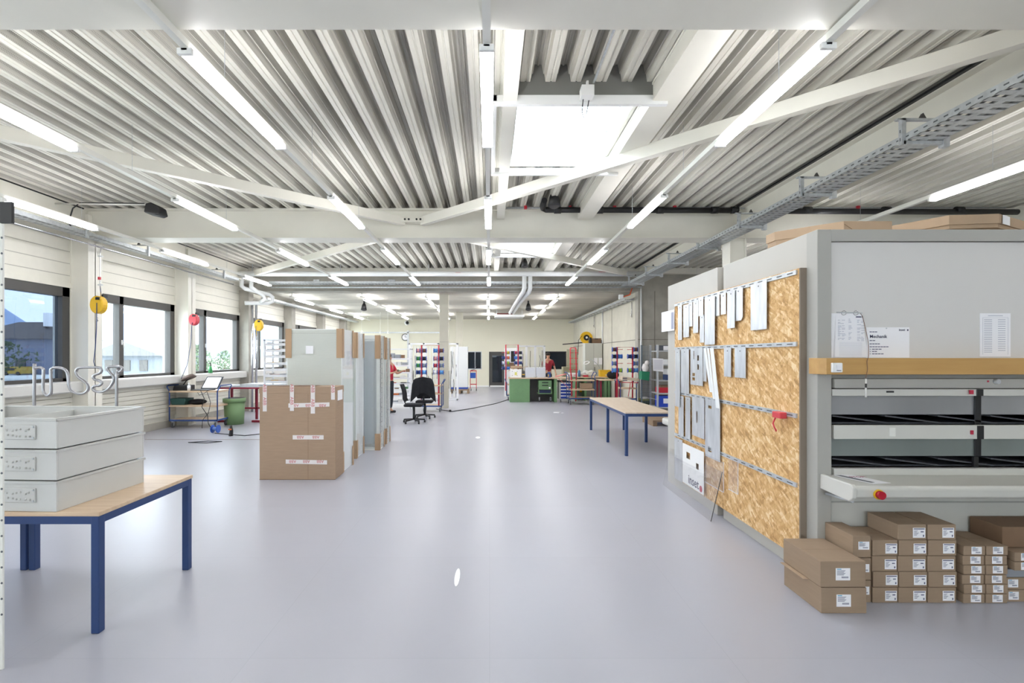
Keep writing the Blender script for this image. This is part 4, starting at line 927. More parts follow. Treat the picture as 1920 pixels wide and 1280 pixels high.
stack(pr, [(2.505, 3.31, .155*k) for k in range(3)], ['narrow carton in the stack behind the front pair, '+q for q in ('on the floor', 'in the middle', 'on top')], G)
ws = ('on the floor', 'second from the floor', 'third from the floor', 'fourth from the floor', 'fifth from the floor', 'on top')
def names(n, where): return ['brown carton %s of the %s' % ((ws[i] if i < n-1 else 'on top'), where) for i in range(n)]
pr = make_carton(.172, .27, .107, '', lab=(.5, .015, .08, .068))
J = [0, .004, -.003, .002, -.002, .003]
stack(pr, [(2.637+J[k], 3.305, .1085*k) for k in range(4)], names(4, 'short stack beside the tallest stacks'), G)
pr2 = make_carton(.195, .27, .107, '', lab=(.52, .015, .085, .068))
stack(pr2, [(2.815+J[k]*1.2, 3.305, .1085*k) for k in range(5)], names(5, 'left one of the two tallest stacks'), G)
pr3 = make_carton(.195, .27, .107, '', lab=(.52, .015, .08, .068))
stack(pr3, [(3.018+J[k]*1.2, 3.305, .1085*k) for k in range(5)], names(5, 'right one of the two tallest stacks'), G)
pr4 = make_carton(.148, .28, .0645, '', lab=(.35, .008, .07, .05), style=1)
stack(pr4, [(3.256+J[k]*1.5, 3.30, .066*k) for k in range(6)], names(6, 'left stack of flat cartons'), G)
pr5 = make_carton(.148, .28, .0645, '', lab=(.3, .008, .07, .05), style=1)
stack(pr5, [(3.412+J[k]*1.2, 3.30, .066*k) for k in range(6)], names(6, 'right stack of flat cartons'), G)
pr6 = make_carton(.17, .25, .083, '', lab=(.1, .015, .07, .055), style=1)
stack(pr6, [(3.572, 3.32, 0), (3.568, 3.32, .085)], ['carton on the floor at the right frame edge', 'second carton from the floor at the right frame edge'], G)
solo('grey_carton', MB().box(3.56, 3.72, 3.32, 3.58, .17, .225), mat('carton_grey', '8F9298', .7), 'flat grey carton between brown cartons at the right frame edge', 'box', (3.64, 3.4, .17), G, .003)
pr7 = make_carton(.17, .27, .062, '', lab=(.25, .006, .07, .05), style=1)
stack(pr7, [(3.60, 3.29, .228), (3.60, 3.29, .292)], ['lower flat carton above the grey carton at the right edge', 'upper flat carton above the grey carton at the right edge'], G)
solo('long_carton', MB().box(3.60, 4.2, 3.37, 3.60, .357, .50), cardd, 'long dark brown carton lying on top at the right frame edge', 'box', (3.9, 3.5, .357), G, .003)
# flap and tape on front pair
solo('floor_marker', MB().prism([(X_(850, 3.69)+.02*math.cos(a)+.03, 3.69+.15*math.sin(a)) for a in [i*math.pi/8 for i in range(16)]], .0002, .0015), mat('marker_white', 'FFFFFF', .3), 'small white oblong mark on the floor in the middle foreground', 'floor mark', (-.23, 3.69, 0))  # sunlight spots on the floor, put in as thin white discs
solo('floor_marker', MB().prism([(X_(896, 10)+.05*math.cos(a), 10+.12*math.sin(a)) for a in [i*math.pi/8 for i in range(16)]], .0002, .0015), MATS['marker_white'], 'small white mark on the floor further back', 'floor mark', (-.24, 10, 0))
# ================================================================ MIDDLE OF THE HALL
# big carton with printed tape
bx = thing('large_carton', 'large brown carton closed with printed white tape in front of the wrapped cabinets', 'box', (-2.63, 6.77, 0))
A0, A1, B0, B1, HB = -3.16, -2.115, 6.59, 6.95, 1.275
bd_ = MB().box(A0, A1, B0, B1, .005, HB-.01); bd_.build('body', card, bx, .006)
MB().box(A0-.004, A1+.004, B0-.004, B1+.004, HB-.09, HB).box(A0+.04, A1-.3, B0+.05, B1-.05, HB, HB+.004, 1).build('lid', [card, cardd], bx, .006)
MB().box(-2.492, -2.489, B0-.0012, B0, .01, HB-.1).box(A0, A1, B0-.001, B0, 0, .008).build('seam', cardd, bx)
def tape_strip(x0, x1, z0, z1, words, vert=False, y=B0-.0055, flip=True, tilt=0):
    w = MB(); nn = 1
    if tilt: w.add([(x0, y, z0), (x1, y, z0+tilt), (x1, y, z1+tilt), (x0, y, z1)], [(0, 1, 2, 3)])
    else: w.box(x0, x1, y, y+.002, z0, z1)
    t = w.build('tape', tape, bx)
    n = words
    for i in range(n):
        u = (i+.5)/n
        if vert:
            tx = text('tape_text', 'ABB', .062, ((x0+x1)/2-.02, y-.001, z0+(z1-z0)*u+.05), (math.pi/2, math.pi/2, 0), tapeink, bx, align='CENTER')
        else:
            tx = text('tape_text', 'ABB', .055, (x0+(x1-x0)*u, y-.001, (z0+z1)/2+.02), (math.pi/2, math.pi, 0), tapeink, bx, align='CENTER')
        tx.parent = t
K1 = 900/B0
def bxx(px): return X_(px, B0)
def bzz(py): return Z_(py, B0)
tape_strip(bxx(549), bxx(607), bzz(823.5), bzz(815.5), 2); tape_strip(bxx(536), bxx(613.5), bzz(869), bzz(861), 3, tilt=-.01); tape_strip(bxx(541), bxx(618), bzz(764), bzz(756), 3, tilt=.015)
tape_strip(bxx(493), bxx(500.5), bzz(771), bzz(722), 2, True); tape_strip(bxx(544), bxx(551.5), bzz(770), bzz(722), 2, True, y=B0-.0085); tape_strip(bxx(583), bxx(591), bzz(775), bzz(722), 2, True, y=B0-.0085); tape_strip(bxx(621), bxx(628), bzz(749), bzz(722), 1, True)
MB().box(A1+.005, A1+.007, 6.66, 6.88, 1.08, 1.22).build('document_pouch', paper, bx)
# wrapped cabinets
wrapm = mat('wrapped_panel', 'D0D2CA', .22, noise=.03, scale=2, bump=.25, bscale=14, stretch=(.6, 1, 3))
wrapw = mat('wrapped_side', 'F3F5F6', .22, noise=.02, bump=.25, bscale=14, stretch=(1, 1, .3))
cardc = mat('corner_card', 'B49677', .7)
def cabinet(label, x0, x1, y0, y1, h, grill=False):
    t = thing('wrapped_cabinet', label, 'cabinet', ((x0+x1)/2, (y0+y1)/2, 0), 'cabinets wrapped in stretch film')
    if not grill:
        MB().box(x0, x1, y0+.004, y1, 0, h).build('body', wrapw, t, .006); MB().box(x0+.01, x1-.01, y0-.001, y0+.004, .02, h-.01).box(x0, x1, y0-.003, y0+.001, h-.065, h-.06, 1).build('front', [wrapm, machg], t)
    else:
        f = MB()
        for x in (x0, x1-.05):
            for y in (y0, y1-.05): f.box(x, x+.05, y, y+.05, 0, h)
        for z in (0, h-.05):
            f.box(x0, x1, y0, y0+.05, z, z+.05); f.box(x0, x1, y1-.05, y1, z, z+.05); f.box(x0, x0+.05, y0, y1, z, z+.05); f.box(x1-.05, x1, y0, y1, z, z+.05)
        f.build('frame', steelw, t); 
        MB().box(x0+.05, x1-.12, y0+.1, y1-.1, .1, h-.1).build('mounting_plate', mat('plate_grey', 'B9BEC0', .4), t)
        g = MB(); z = .2
        while z < h-.2: g.box(x1-.03, x1-.02, y0+.06, y1-.06, z, z+.012); z += .09
        for y in (y0+.12, y0+.25): g.box(x1-.035, x1-.025, y, y+.02, .1, h-.1)
        g.build('grille', dgrey, t)
    for x, s in ((x0, 1), (x1, -1)):
        for za, zb in ((h-.42, h+.004), (0, .30)):
            MB().box(x-s*.014, x+s*.075, y0-.016, y0-.0115, za, zb).box(x-s*.014, x-s*.0115, y0-.016, y0+.07, za, zb).build('corner_guard', cardc, t)
    for za, zb in ((h-.42, h+.004), (0, .30)): MB().box(x1+.0115, x1+.015, y1-.07, y1+.002, za, zb).build('corner_guard', cardc, t)
    fl = MB(); e = .010
    fl.add([(x0-e, y0-e, .03), (x1+e, y0-e, .03), (x1+e, y1+e, .03), (x0-e, y1+e, .03), (x0-e, y0-e, h), (x1+e, y0-e, h), (x1+e, y1+e, h), (x0-e, y1+e, h)], [(0, 1, 5, 4), (1, 2, 6, 5), (2, 3, 7, 6), (3, 0, 4, 7)])
    fl.build('stretch_film', film if grill else mat('film_thin', ''), t)
    return t
MATS['film_thin'] = glass('film_thin2', (.97, .98, .98), refl=.06, body='F0F2F2', mixb=.12)
c = cabinet('widest film wrapped white cabinet directly behind the large taped carton', -2.945, -2.145, 6.97, 7.53, 2.09)
MB().box(X_(573, 6.95), X_(587, 6.95), 6.955, 6.96, Z_(663, 6.95), Z_(648, 6.95)).build('delivery_note', paper, c)
cabinet('second film wrapped white cabinet, right behind the widest one', -3.0, -2.21, 7.95, 8.42, 2.085)
cabinet('film wrapped cabinet third in the line with grille side panel', -2.7, -1.99, 8.65, 9.05, 2.07, True)
cabinet('rearmost film wrapped cabinet of the line with grille side panel', -2.7, -2.0, 9.25, 9.62, 2.05, True)
# ---------------------------------------------------------------- generic carts, shelving, spools
def wheel(t, x, y, r=.06, fork=galv):
    w = MB().cyl((x-.015, y, r), (x+.015, y, r), r, 14).build('castor_wheel', mat('rubber_grey', '55565A', .6), t)
    MB().box(x-.025, x-.02, y-.015, y+.03, r-.01, r*2+.03).box(x+.02, x+.025, y-.015, y+.03, r-.01, r*2+.03).box(x-.025, x+.025, y-.02, y+.035, r*2+.02, r*2+.035).cyl((x-.03, y, r), (x+.03, y, r), .01, 8).build('fork', fork, w)
def cart(label, x0, x1, y0, y1, shelves, hh, fm=blue, name='tool_cart', handles=(0, 1)):
    t = thing(name, label, 'cart', ((x0+x1)/2, (y0+y1)/2, 0)); r = .014; z0 = .16
    for s in handles:
        x = x0 if s == 0 else x1; o = -.06 if s == 0 else .06
        MB().tube([(x, y0+.02, z0), (x, y0+.02, hh-.13), (x+o, y0+.02, hh-.03), (x+o, y0+.05, hh), (x+o, y1-.05, hh), (x+o, y1-.02, hh-.03), (x, y1-.02, hh-.13), (x, y1-.02, z0)], r, 8).build('handle_frame', fm, t)
    for z in shelves:
        s = MB().box(x0+.015, x1-.015, y0+.015, y1-.015, z, z+.018).build('shelf', beech, t)
        MB().box(x0, x1, y0, y0+.015, z-.02, z+.02).box(x0, x1, y1-.015, y1, z-.02, z+.02).box(x0, x0+.015, y0, y1, z-.02, z+.02).box(x1-.015, x1, y0, y1, z-.02, z+.02).build('shelf_rim', fm if z == shelves[0] else beech, s)
    for x in (x0+.06, x1-.06):
        for y in (y0+.05, y1-.05): wheel(t, x, y)
    return t
def _shift(objs, dx, dy):
    for o in objs: o.location.x += dx; o.location.y += dy
_before = set(bpy.data.objects)
# trolley by the window with laptop
cart('blue three shelf trolley with laptop by the window wall', -7.15, -6.02, 11.0, 11.55, (.18, .52, .86), 1.0)
lap = thing('laptop', 'black open laptop with lit screen on the blue trolley', 'laptop', (-6.5, 11.2, .88))
MB().box(-6.68, -6.25, 11.05, 11.35, .879, .9).build('keyboard_base', black, lap, .004)
sc_ = MB().add([(-6.62, 11.36, .9), (-6.2, 11.36, .9), (-6.12, 11.46, 1.19), (-6.52, 11.46, 1.19), (-6.62, 11.38, .9), (-6.2, 11.38, .9), (-6.12, 11.48, 1.19), (-6.52, 11.48, 1.19)], [(0, 1, 2, 3), (7, 6, 5, 4), (0, 4, 5, 1), (1, 5, 6, 2), (2, 6, 7, 3), (3, 7, 4, 0)]).build('screen_lid', black, lap)
MB().add([(-6.58, 11.359, .93), (-6.22, 11.359, .93), (-6.16, 11.447, 1.17), (-6.50, 11.447, 1.17)], [(0, 1, 2, 3)]).build('screen', emis('screen_glow', 'C8D4E8', .9), sc_)
solo('equipment_case', MB().prism([(-7.12, .879), (-6.78, .879), (-6.78, 1.0), (-7.08, 1.0)], 11.08, 11.4, 'y'), black, 'black box under the round lamp on the blue trolley', 'case', (-7, 11.2, .879), bevel=.01)
dl = thing('desk_lamp', 'brown round shade lamp tilted over the blue trolley', 'lamp', (-6.95, 11.25, 1.0))
MB().tube([(-7.0, 11.3, 1.0), (-6.93, 11.3, 1.1), (-6.80, 11.28, 1.18)], .012, 8).build('arm', black, dl)
MB().tube([(-6.84, 11.26, 1.15), (-6.87, 11.26, 1.22)], .17, 18, r2=.12).build('lamp_shade', mat('shade_brown', '6A5A52', .6), dl)
solo('green_bin', MB().prism([(-7.13, .54), (-6.83, .54), (-6.80, .69), (-7.17, .69)], 11.06, 11.4, 'y'), mat('teal_bin', '2E5450', .5), 'dark green plastic bin on the middle shelf of the blue trolley', 'bin', (-7, 11.2, .54), bevel=.01)
solo('black_bag', MB().ball((-6.62, 11.25, .60), .16, 12, sx=1.3, sz=.42), blackc, 'black bag beside the dark green bin on the trolley', 'bag', (-6.62, 11.25, .54))
solo('glue_bottle', MB().cyl((-6.74, 11.1, .88), (-6.74, 11.1, 1.0), .035, 12).cyl((-6.74, 11.1, 1.0), (-6.74, 11.1, 1.06), .015, 10), [white], 'white bottle between the black box and the laptop', 'bottle', (-6.74, 11.1, .88))
solo('cable_bundle', MB().tube([(-6.4, 11.0, .88), (-6.3, 10.97, .7), (-6.35, 10.96, .5), (-6.22, 10.97, .3), (-6.2, 10.96, .12), (-6.1, 10.9, .02)], .008, 6).tube([(-6.25, 11.0, .85), (-6.15, 10.97, .6), (-6.2, 10.96, .35), (-6.3, 10.9, .2), (-6.28, 10.85, .02)], .007, 6).tube([(-6.5, 11.02, .86), (-6.42, 10.98, .78), (-6.3, 10.97, .82), (-6.2, 10.98, .9)], .006, 6), black, 'tangle of black cables hanging off the right end of the blue trolley', 'cables', (-6.3, 11, .02))
_shift([o for o in bpy.data.objects if o not in _before and o.parent is None], -.40, .30)
cr = thing('cable_drum', 'blue empty cable drum on the floor beside the blue trolley', 'drum', (X_(404, 10.6), 10.6, 0))
x = X_(404, 10.6); MB().cyl((x-.07, 10.6, .09), (x-.055, 10.6, .09), .088, 18).cyl((x+.055, 10.6, .09), (x+.07, 10.6, .09), .088, 18).build('flange', mat('drum_blue', '2E5CB8', .4), cr); MB().cyl((x-.055, 10.6, .09), (x+.055, 10.6, .09), .04, 14).build('core', mat('drum_core', '6F8FC8', .5), cr)
db = thing('green_waste_bin', 'green round waste bin beside the red legged table', 'bin', (X_(439.5, 12.0), 12.0, 0)); x = X_(439.5, 12.0)
gb = mat('bin_green', '7C9C6E', .5)
MB().tube([(x, 12.0, 0), (x, 12.0, .55)], .215, 24, r2=.24).build('body', gb, db); MB().tube([(x, 12.0, .55), (x, 12.0, .65)], .26, 24).cyl((x, 12.0, .645), (x, 12.0, .652), .235, 24, 1).build('rim', [gb, dgrey], db)
gd = thing('cordless_drill', 'black and orange power tool standing on the floor near the large carton', 'drill', (X_(433, 10.2), 10.2, 0)); x = X_(433, 10.2)
MB().tube([(x, 10.2, 0), (x+.01, 10.2, .12), (x, 10.2, .22)], .045, 10, r2=.028).build('body', black, gd); MB().box(x-.03, x+.03, 10.15, 10.17, .13, .16).build('collar', mat('tool_orange', 'C86A3A', .5), gd)
solo('floor_cable', MB().tube([(X_(408, 10.6), 10.5, .008), (-5.6, 10.35, .008), (-5.2, 10.2, .008), (-4.8, 10.6, .008), (-4.4, 10.3, .008), (-4.0, 10.5, .008)], .008, 6), black, 'black cable snaking on the floor between drum and large carton', 'cable', (-5, 10.4, 0))
solo('floor_cable', MB().tube([(-5.9, 9.4, .007), (-5.6, 9.55, .007), (-5.3, 9.5, .007), (-5.5, 9.35, .007), (-5.9, 9.4, .007)], .007, 6), black, 'loop of black cable on the floor in front of the power tool', 'cable', (-5.6, 9.4, 0))
solo('floor_line', MB().bar((-7.0, 9.75, .003), (-4.1, 9.75, .003), .012, .004), mat('line_brown', '9A8478', .7), 'thin straight cable lying across the floor by the window wall', 'cable', (-5.5, 9.75, 0))
tb = thing('work_table', 'red legged table with grey plates under the third window', 'table', (-6.0, 12.6, 0))
MB().box(-6.95, -5.0, 12.2, 13.0, .90, .93).build('tabletop', mat('table_grey', 'B9BBC0', .4), tb)
for x in (-6.75, -6.1): MB().box(x, x+.05, 12.5, 12.55, .05, .90).box(x-.28 if x < -6.5 else x, x+.05 if x < -6.5 else x+.3, 12.3, 12.36, 0, .05).build('leg', mat('crimson', '8E2038', .45), tb)
MB().box(-6.75, -5.0, 12.5, 12.54, .32, .36).box(-6.95, -5.0, 12.2, 12.23, .86, .90).build('crossbar', mat('crimson', ''), tb)
solo('plate_stack', MB().box(-6.9, -5.9, 12.25, 12.8, .931, .945).box(-6.4, -5.1, 12.3, 12.9, .945, .975), galvl, 'stack of grey sheets lying on the red legged table', 'sheets', (-6, 12.5, .93))
solo('spray_bottle', MB().tube([(-7.5, 12.9, 1.24), (-7.5, 12.9, 1.36), (-7.5, 12.9, 1.42)], .055, 12, r2=.03).tube([(-7.5, 12.9, 1.42), (-7.5, 12.9, 1.50), (-7.56, 12.9, 1.50)], .012, 8, 1), [mat('soap_green', '3E9A58', .4), black], 'green spray bottle on the window sill', 'bottle', (-7.5, 12.9, 1.24))
# ---------------------------------------------------------------- shelf racks with small parts
pal0 = [mat('bit_red', 'B8403A', .5), mat('bit_blue', '34508E', .5), mat('bit_black', '2E2E34', .6), mat('bit_grey', 'A2A6AC', .5), mat('bit_orange', 'D0703A', .5), mat('bit_white', 'E6E6E2', .5), mat('bit_brown', '8A6A50', .7), mat('bit_green', '5A8A5C', .6), yellow]
pal = pal0 + [pal0[3], pal0[5], pal0[3], pal0[5], pal0[2], pal0[3], pal0[5], pal0[6]]
shelfw = mat('rack_white', 'E9EAEC', .4)
def rack(label, x0, x1, y0, y1, h, levels, seed, post=shelfw, items=True, name='shelf_rack', wheels=False):
    t = thing(name, label, 'shelf rack', ((x0+x1)/2, (y0+y1)/2, 0)); rn = random.Random(seed)
    for x in (x0, x1-.03):
        for y in (y0, y1-.03): MB().box(x, x+.03, y, y+.03, .0 if not wheels else .12, h).build('post', post, t)
    MB().box(x0, x1, y0, y0+.03, h-.03, h).box(x0, x1, y1-.03, y1, h-.03, h).build('top_frame', post, t)
    for k, z in enumerate(levels):
        MB().box(x0+.03, x1-.03, y0, y1, z, z+.012).box(x0+.03, x1-.03, y0-.004, y0+.01, z-.02, z+.03).build('shelf', post, t)
        if not items: continue
        zn = levels[k+1] if k+1 < len(levels) else h
        x = x0+.05; H = zn-z-.06
        while x < x1-.12:
            w = rn.uniform(.05, .17); hh = H*rn.uniform(.25, .7)
            if x+w > x1-.04: break
            if rn.random() < .85:
                m = rn.choice(pal); d = rn.uniform(.1, .25)
                row = MB().box(x, x+w, y0+.03, y0+.03+d, z+.0125, z+.0125+hh)
                nm = {'bit_white': 'white', 'bit_grey': 'grey', 'bit_black': 'black', 'bit_blue': 'blue', 'bit_red': 'red', 'bit_orange': 'orange', 'bit_brown': 'brown', 'bit_green': 'green', 'yellow_plastic': 'yellow'}[m.name]
                o = solo('parts_bin', row, m, '%s part, %s from left, %s shelf from below, %s' % (nm, NTH[min(12, rn_count(t, k))], NTH[k], SHORT[label]), 'part', (x, y0, z), 'parts on the '+SHORT[label])
            x += w+rn.uniform(.01, .05)
    return t
CNT = {}; SHORT = {}
def rn_count(t, k):
    CNT[(t.name, k)] = CNT.get((t.name, k), -1)+1; return CNT[(t.name, k)]
L1 = 'white rack full of small parts left behind the widest wrapped cabinet'; SHORT[L1] = 'rack by the window'
rack(L1, X_(494, 9.5), X_(494, 9.5)+.95, 9.5, 9.9, Z_(636, 9.5), [.15, .45, .75, 1.02, 1.18, 1.30, 1.42, 1.54, 1.68, 1.80, 1.92], 3)
L2 = 'white wheeled rack of parts behind the person in red at the left'; SHORT[L2] = 'wheeled rack'
rack(L2, X_(726, 15.3), X_(770, 15.3), 15.3, 15.7, 1.93, [.2, .42, .62, .80, .98, 1.16, 1.38, 1.6], 8)
# open enclosure frames
def frame_cab(label, x0, x1, y0, y1, h, nx, seed):
    t = thing('enclosure_frame', label, 'cabinet frame', ((x0+x1)/2, (y0+y1)/2, 0)); f = MB(); a = .05
    for i in range(nx+1):
        x = x0+(x1-x0-a)*i/nx
        for y in (y0, y1-a): f.box(x, x+a, y, y+a, 0, h)
    for z in (0, h-a):
        for y in (y0, y1-a): f.box(x0, x1, y, y+a, z, z+a)
        for x in (x0, x1-a): f.box(x, x+a, y0, y1, z, z+a)
    f.build('frame', shelfw, t); rn = random.Random(seed)
    b = MB()
    for i in range(nx):
        xa = x0+(x1-x0)*i/nx+.07; w = (x1-x0)/nx-.09
        n = 4
        for k in range(n): b.box(xa+w*k/n, xa+w*k/n+w*.1, y0+.15, y0+.17, .1, h-.12)
        b.box(xa, xa+w, y0+.14, y0+.16, h*.6, h*.6+.03); b.box(xa, xa+w, y0+.14, y0+.16, h*.35, h*.35+.03)
    b.build('mounting_rail', steelw, t)
    wr = MB()
    for i in range(nx):
        xa = x0+(x1-x0)*i/nx+.07; w = (x1-x0)/nx-.09
        for k in range(7):
            x = xa+rn.uniform(.02, w-.02); z = rn.uniform(.15, h*.6); wr.tube([(x, y0+.12, z), (x+rn.uniform(-.03, .03), y0+.11, z+.3), (x, y0+.12, z+rn.uniform(.4, .9))], .010, 5)
    wr.build('wiring', black, t); return t
frame_cab('white open enclosure frames with wiring left of the slim concrete column', -3.1, -1.95, 18.4, 18.9, 2.19, 2, 4)
frame_cab('white open enclosure frame with dense wiring right of the slim concrete column', -1.93, -1.22, 18.4, 18.9, 2.19, 1, 5)
frame_cab('large white open enclosure frame behind the green workbench', 1.12, 2.24, 19.3, 19.8, 2.12, 3, 9)
# grey switch cabinet on pallet
sc1 = thing('switch_cabinet', 'plain grey steel cabinet on a blue base and pallet near the back wall', 'cabinet', (-1.2, 21.9, .2))
MB().box(-1.75, -.99, 21.7, 22.15, .28, 2.12).build('body', mat('cab_grey', 'D8DAD9', .4), sc1, .01); MB().box(-1.75, -.99, 21.7, 22.15, .20, .28).build('plinth', mat('plinth_blue', '2C4A9E', .5), sc1)
solo('pallet', MB().box(-1.8, -.92, 21.65, 22.15, .14, .197).box(-1.8, -1.7, 21.65, 22.15, 0, .14).box(-1.4, -1.3, 21.65, 22.15, 0, .14).box(-1.02, -.92, 21.65, 22.15, 0, .14), mat('pallet_wood', '8E7760', .8), 'wooden pallet under the plain grey steel cabinet', 'pallet', (-1.4, 22, 0))
t = thing('bin_trolley', 'red trolley with blue bins beside the grey cabinet near the back window', 'cart', (-.8, 23.5, 0))
MB().box(-.95, -.92, 23.3, 23.33, .12, 1.0).box(-.66, -.63, 23.3, 23.33, .12, 1.0).box(-.95, -.63, 23.3, 23.33, .95, 1.0).box(-.95, -.63, 23.3, 23.6, .3, .33).build('frame', red, t)
MB().box(-.94, -.68, 23.25, 23.5, .62, .88).build('bin', mat('drum_blue', ''), t)
for x in (-.92, -.66): MB().cyl((x, 23.4, .06), (x+.03, 23.4, .06), .06, 12).build('wheel', black, t)
MB().tube([(-.9, 23.3, 1.0), (-.7, 23.3, 1.06), (-.65, 23.3, 1.2)], .015, 6).build('handle', dgrey, t)
# spools
SPN = {'brown': '6E4432', 'black': '222226', 'grey': '8A949C', 'light blue': '5A9CD8', 'blue': '3C78C8', 'red': 'B03440', 'green': '3E8A48', 'white': 'E6E6E4', 'pink': 'D89898', 'lime': 'A8C83C', 'dark blue': '24386E', 'orange': 'D86A3A', 'yellow': 'C8B430'}
def spool(x, y, z, col, label, grp, r=.075, w=.12, fl='2E5CB8'):
    t = thing('wire_spool', label, 'spool', (x, y, z), grp)
    MB().cyl((x+.012, y, z), (x+w-.012, y, z), r*.78, 14).build('wound_wire', mat('wire_'+col.replace(' ', '_'), SPN[col], .5), t)
    MB().cyl((x, y, z), (x+.01, y, z), r, 16).build('flange', mat('flange_'+fl, fl, .4), t); MB().cyl((x+w-.01, y, z), (x+w, y, z), r, 16).build('flange', mat('flange_'+fl, ''), t)
    return t
def spool_frame(label, x0, x1, y, z0, h, rows, lean=0, short='', cols=None, both=True):
    t = thing('spool_stand', label, 'spool stand', ((x0+x1)/2, y, z0)); a = .035
    MB().tube([(x0, y, z0), (x0, y, z0+h), (x1, y, z0+h), (x1, y, z0)], .024, 6).build('hoop', red, t)
    for i, z in enumerate(rows):
        for s, x in ((-1, x0), (1, x1)):
            MB().cyl((x-.17, y-.01, z), (x+.17, y-.01, z), .008, 6).build('peg', red, t)
            for q, xx in ((0, x-.155), (1, x+.03)):
                c = cols[i][(0 if s < 0 else 2)+q]
                if c: spool(xx, y-.01, z, c, '%s wire spool, %s row from top, %s %s of the %s' % (c, NTH[i], 'outer' if (s < 0) == (q == 0) else 'inner', 'left' if s < 0 else 'right', short), 'spools on the '+short)
    return t
cart('blue cart carrying the tall red spool stand left of the slim column', -2.05, -1.45, 14.5, 15.0, (.18, .55, .8), .98)
spool_frame('tall red spool stand on a blue cart left of the slim concrete column', -2.06, -1.54, 14.53, .20, 1.82, [Z_(657, 14.4), Z_(672, 14.4), Z_(685, 14.4), Z_(698, 14.4)], short='left red stand',
    cols=[('pink', 'brown', 'light blue', 'brown'), ('green', 'black', 'pink', 'black'), ('green', 'grey', 'red', 'grey'), ('dark blue', 'light blue', 'white', 'light blue')])
# office chairs
def office_chair(label, x, y, rz, s=1):
    t = thing('office_chair', label, 'chair', (x, y, 0))
    b = MB()
    for k in range(5):
        a = k*2*math.pi/5+.3; b.bar((x, y, .1), (x+.28*math.cos(a), y+.28*math.sin(a), .075), .04, .035)
    b.build('star_base', black, t)
    for k in range(5):
        a = k*2*math.pi/5+.3; cx, cy = x+.28*math.cos(a), y+.28*math.sin(a); MB().cyl((cx-.02, cy, .03), (cx+.02, cy, .03), .03, 12).build('castor', black, t)
    MB().cyl((x, y, .09), (x, y, .40), .03, 12).build('gas_lift', black, t)
    MB().box(x-.23, x+.23, y-.21, y+.21, .42, .49).build('seat', blackc, t, .03)
    d = Vector((math.cos(rz), math.sin(rz))); n = Vector((-d.y, d.x)); pts = []
    bk = MB(); vs = []; fs = []
    prof = [(.20, .55, .17), (.245, .62, .2), (.25, .72, .21), (.27, .84, .2), (.32, .98, .17)]
    for th in (0, .035):
        for r, z, w in prof:
            for q in (-1, -.5, 0, .5, 1): vs.append((x+d.x*(r+th-.04*q*q)+n.x*w*q, y+d.y*(r+th-.04*q*q)+n.y*w*q, z))
    for o in (0, 25):
        for i in range(4):
            for j in range(4): fs.append((o+i*5+j, o+i*5+j+1, o+i*5+j+6, o+i*5+j+5))
    ring = [0, 1, 2, 3, 4, 9, 14, 19, 24, 23, 22, 21, 20, 15, 10, 5]
    for i in range(16): a, c = ring[i], ring[(i+1) % 16]; fs.append((a, c, c+25, a+25))
    bk.add(vs, fs, 0, True); bk.build('backrest', blackc, t)
    MB().bar((x+d.x*.18, y+d.y*.18, .43), (x+d.x*.28, y+d.y*.28, .62), .05, .02).build('back_bracket', black, t)
    return t
office_chair('black office chair with tilted backrest in front of the jacket chair', X_(776, 12.2), 12.2, math.pi)
office_chair('black office chair hidden under the hanging jacket', X_(795, 13.0), 13.15, -math.pi/2)
jk = thing('jacket', 'black jacket hanging over the back of an office chair', 'jacket', (-1.78, 12.85, .5))
vs = []; fs = []; prof = [(1.12, .20), (1.10, .25), (1.0, .29), (.85, .31), (.70, .33), (.58, .34)]; Y0 = 12.80; N = 12
for side, yy in ((0, 0), (1, .14)):
    for i, (z, w) in enumerate(prof):
        for j in range(N+1):
            q = -1+2*j/N; fold = .016*math.sin(q*9+i*.3)*(i/5); zz = z - (.02+.02*i)*(abs(q)**2.5)+(.13 if i == 5 else .05 if i == 4 else 0)*(math.cos(q*math.pi)*.5+.5)
            bulge = -.04*math.sin(math.pi*min(1, i/4+.1)) if side == 0 else 0
            vs.append((-1.78+w*q, Y0+yy+fold+bulge+.05*q*q*(1 if side == 0 else -1)+.0, zz))
n1 = (N+1)*len(prof)
for o in (0, n1):
    for i in range(len(prof)-1):
        for j in range(N): a = o+i*(N+1)+j; fs.append((a, a+1, a+N+2, a+N+1))
for i in range(len(prof)-1):
    for j in (0, N): a = i*(N+1)+j; fs.append((a, a+N+1, a+N+1+n1, a+n1))
for j in range(N): fs.append((j, j+1, j+1+n1, j+n1))
MB().add(vs, fs, 0, True).build('jacket_body', blackc, jk)
MB().tube([(-1.90, 12.80, 1.10), (-1.78, 12.77, 1.125), (-1.66, 12.80, 1.10)], .022, 8).build('collar', blackc, jk)
solo('floor_cable', MB().tube([(-1.7, 15.3, .01), (-1.15, 14.6, .01), (-.6, 15.4, .01), (.2, 17.0, .01), (.6, 18.2, .01), (.75, 18.9, .01)], .012, 6).ball((-1.2, 14.6, .03), .04, 8), black, 'long black cable running over the floor from the slim column to the green workbench', 'cable', (0, 16, 0))
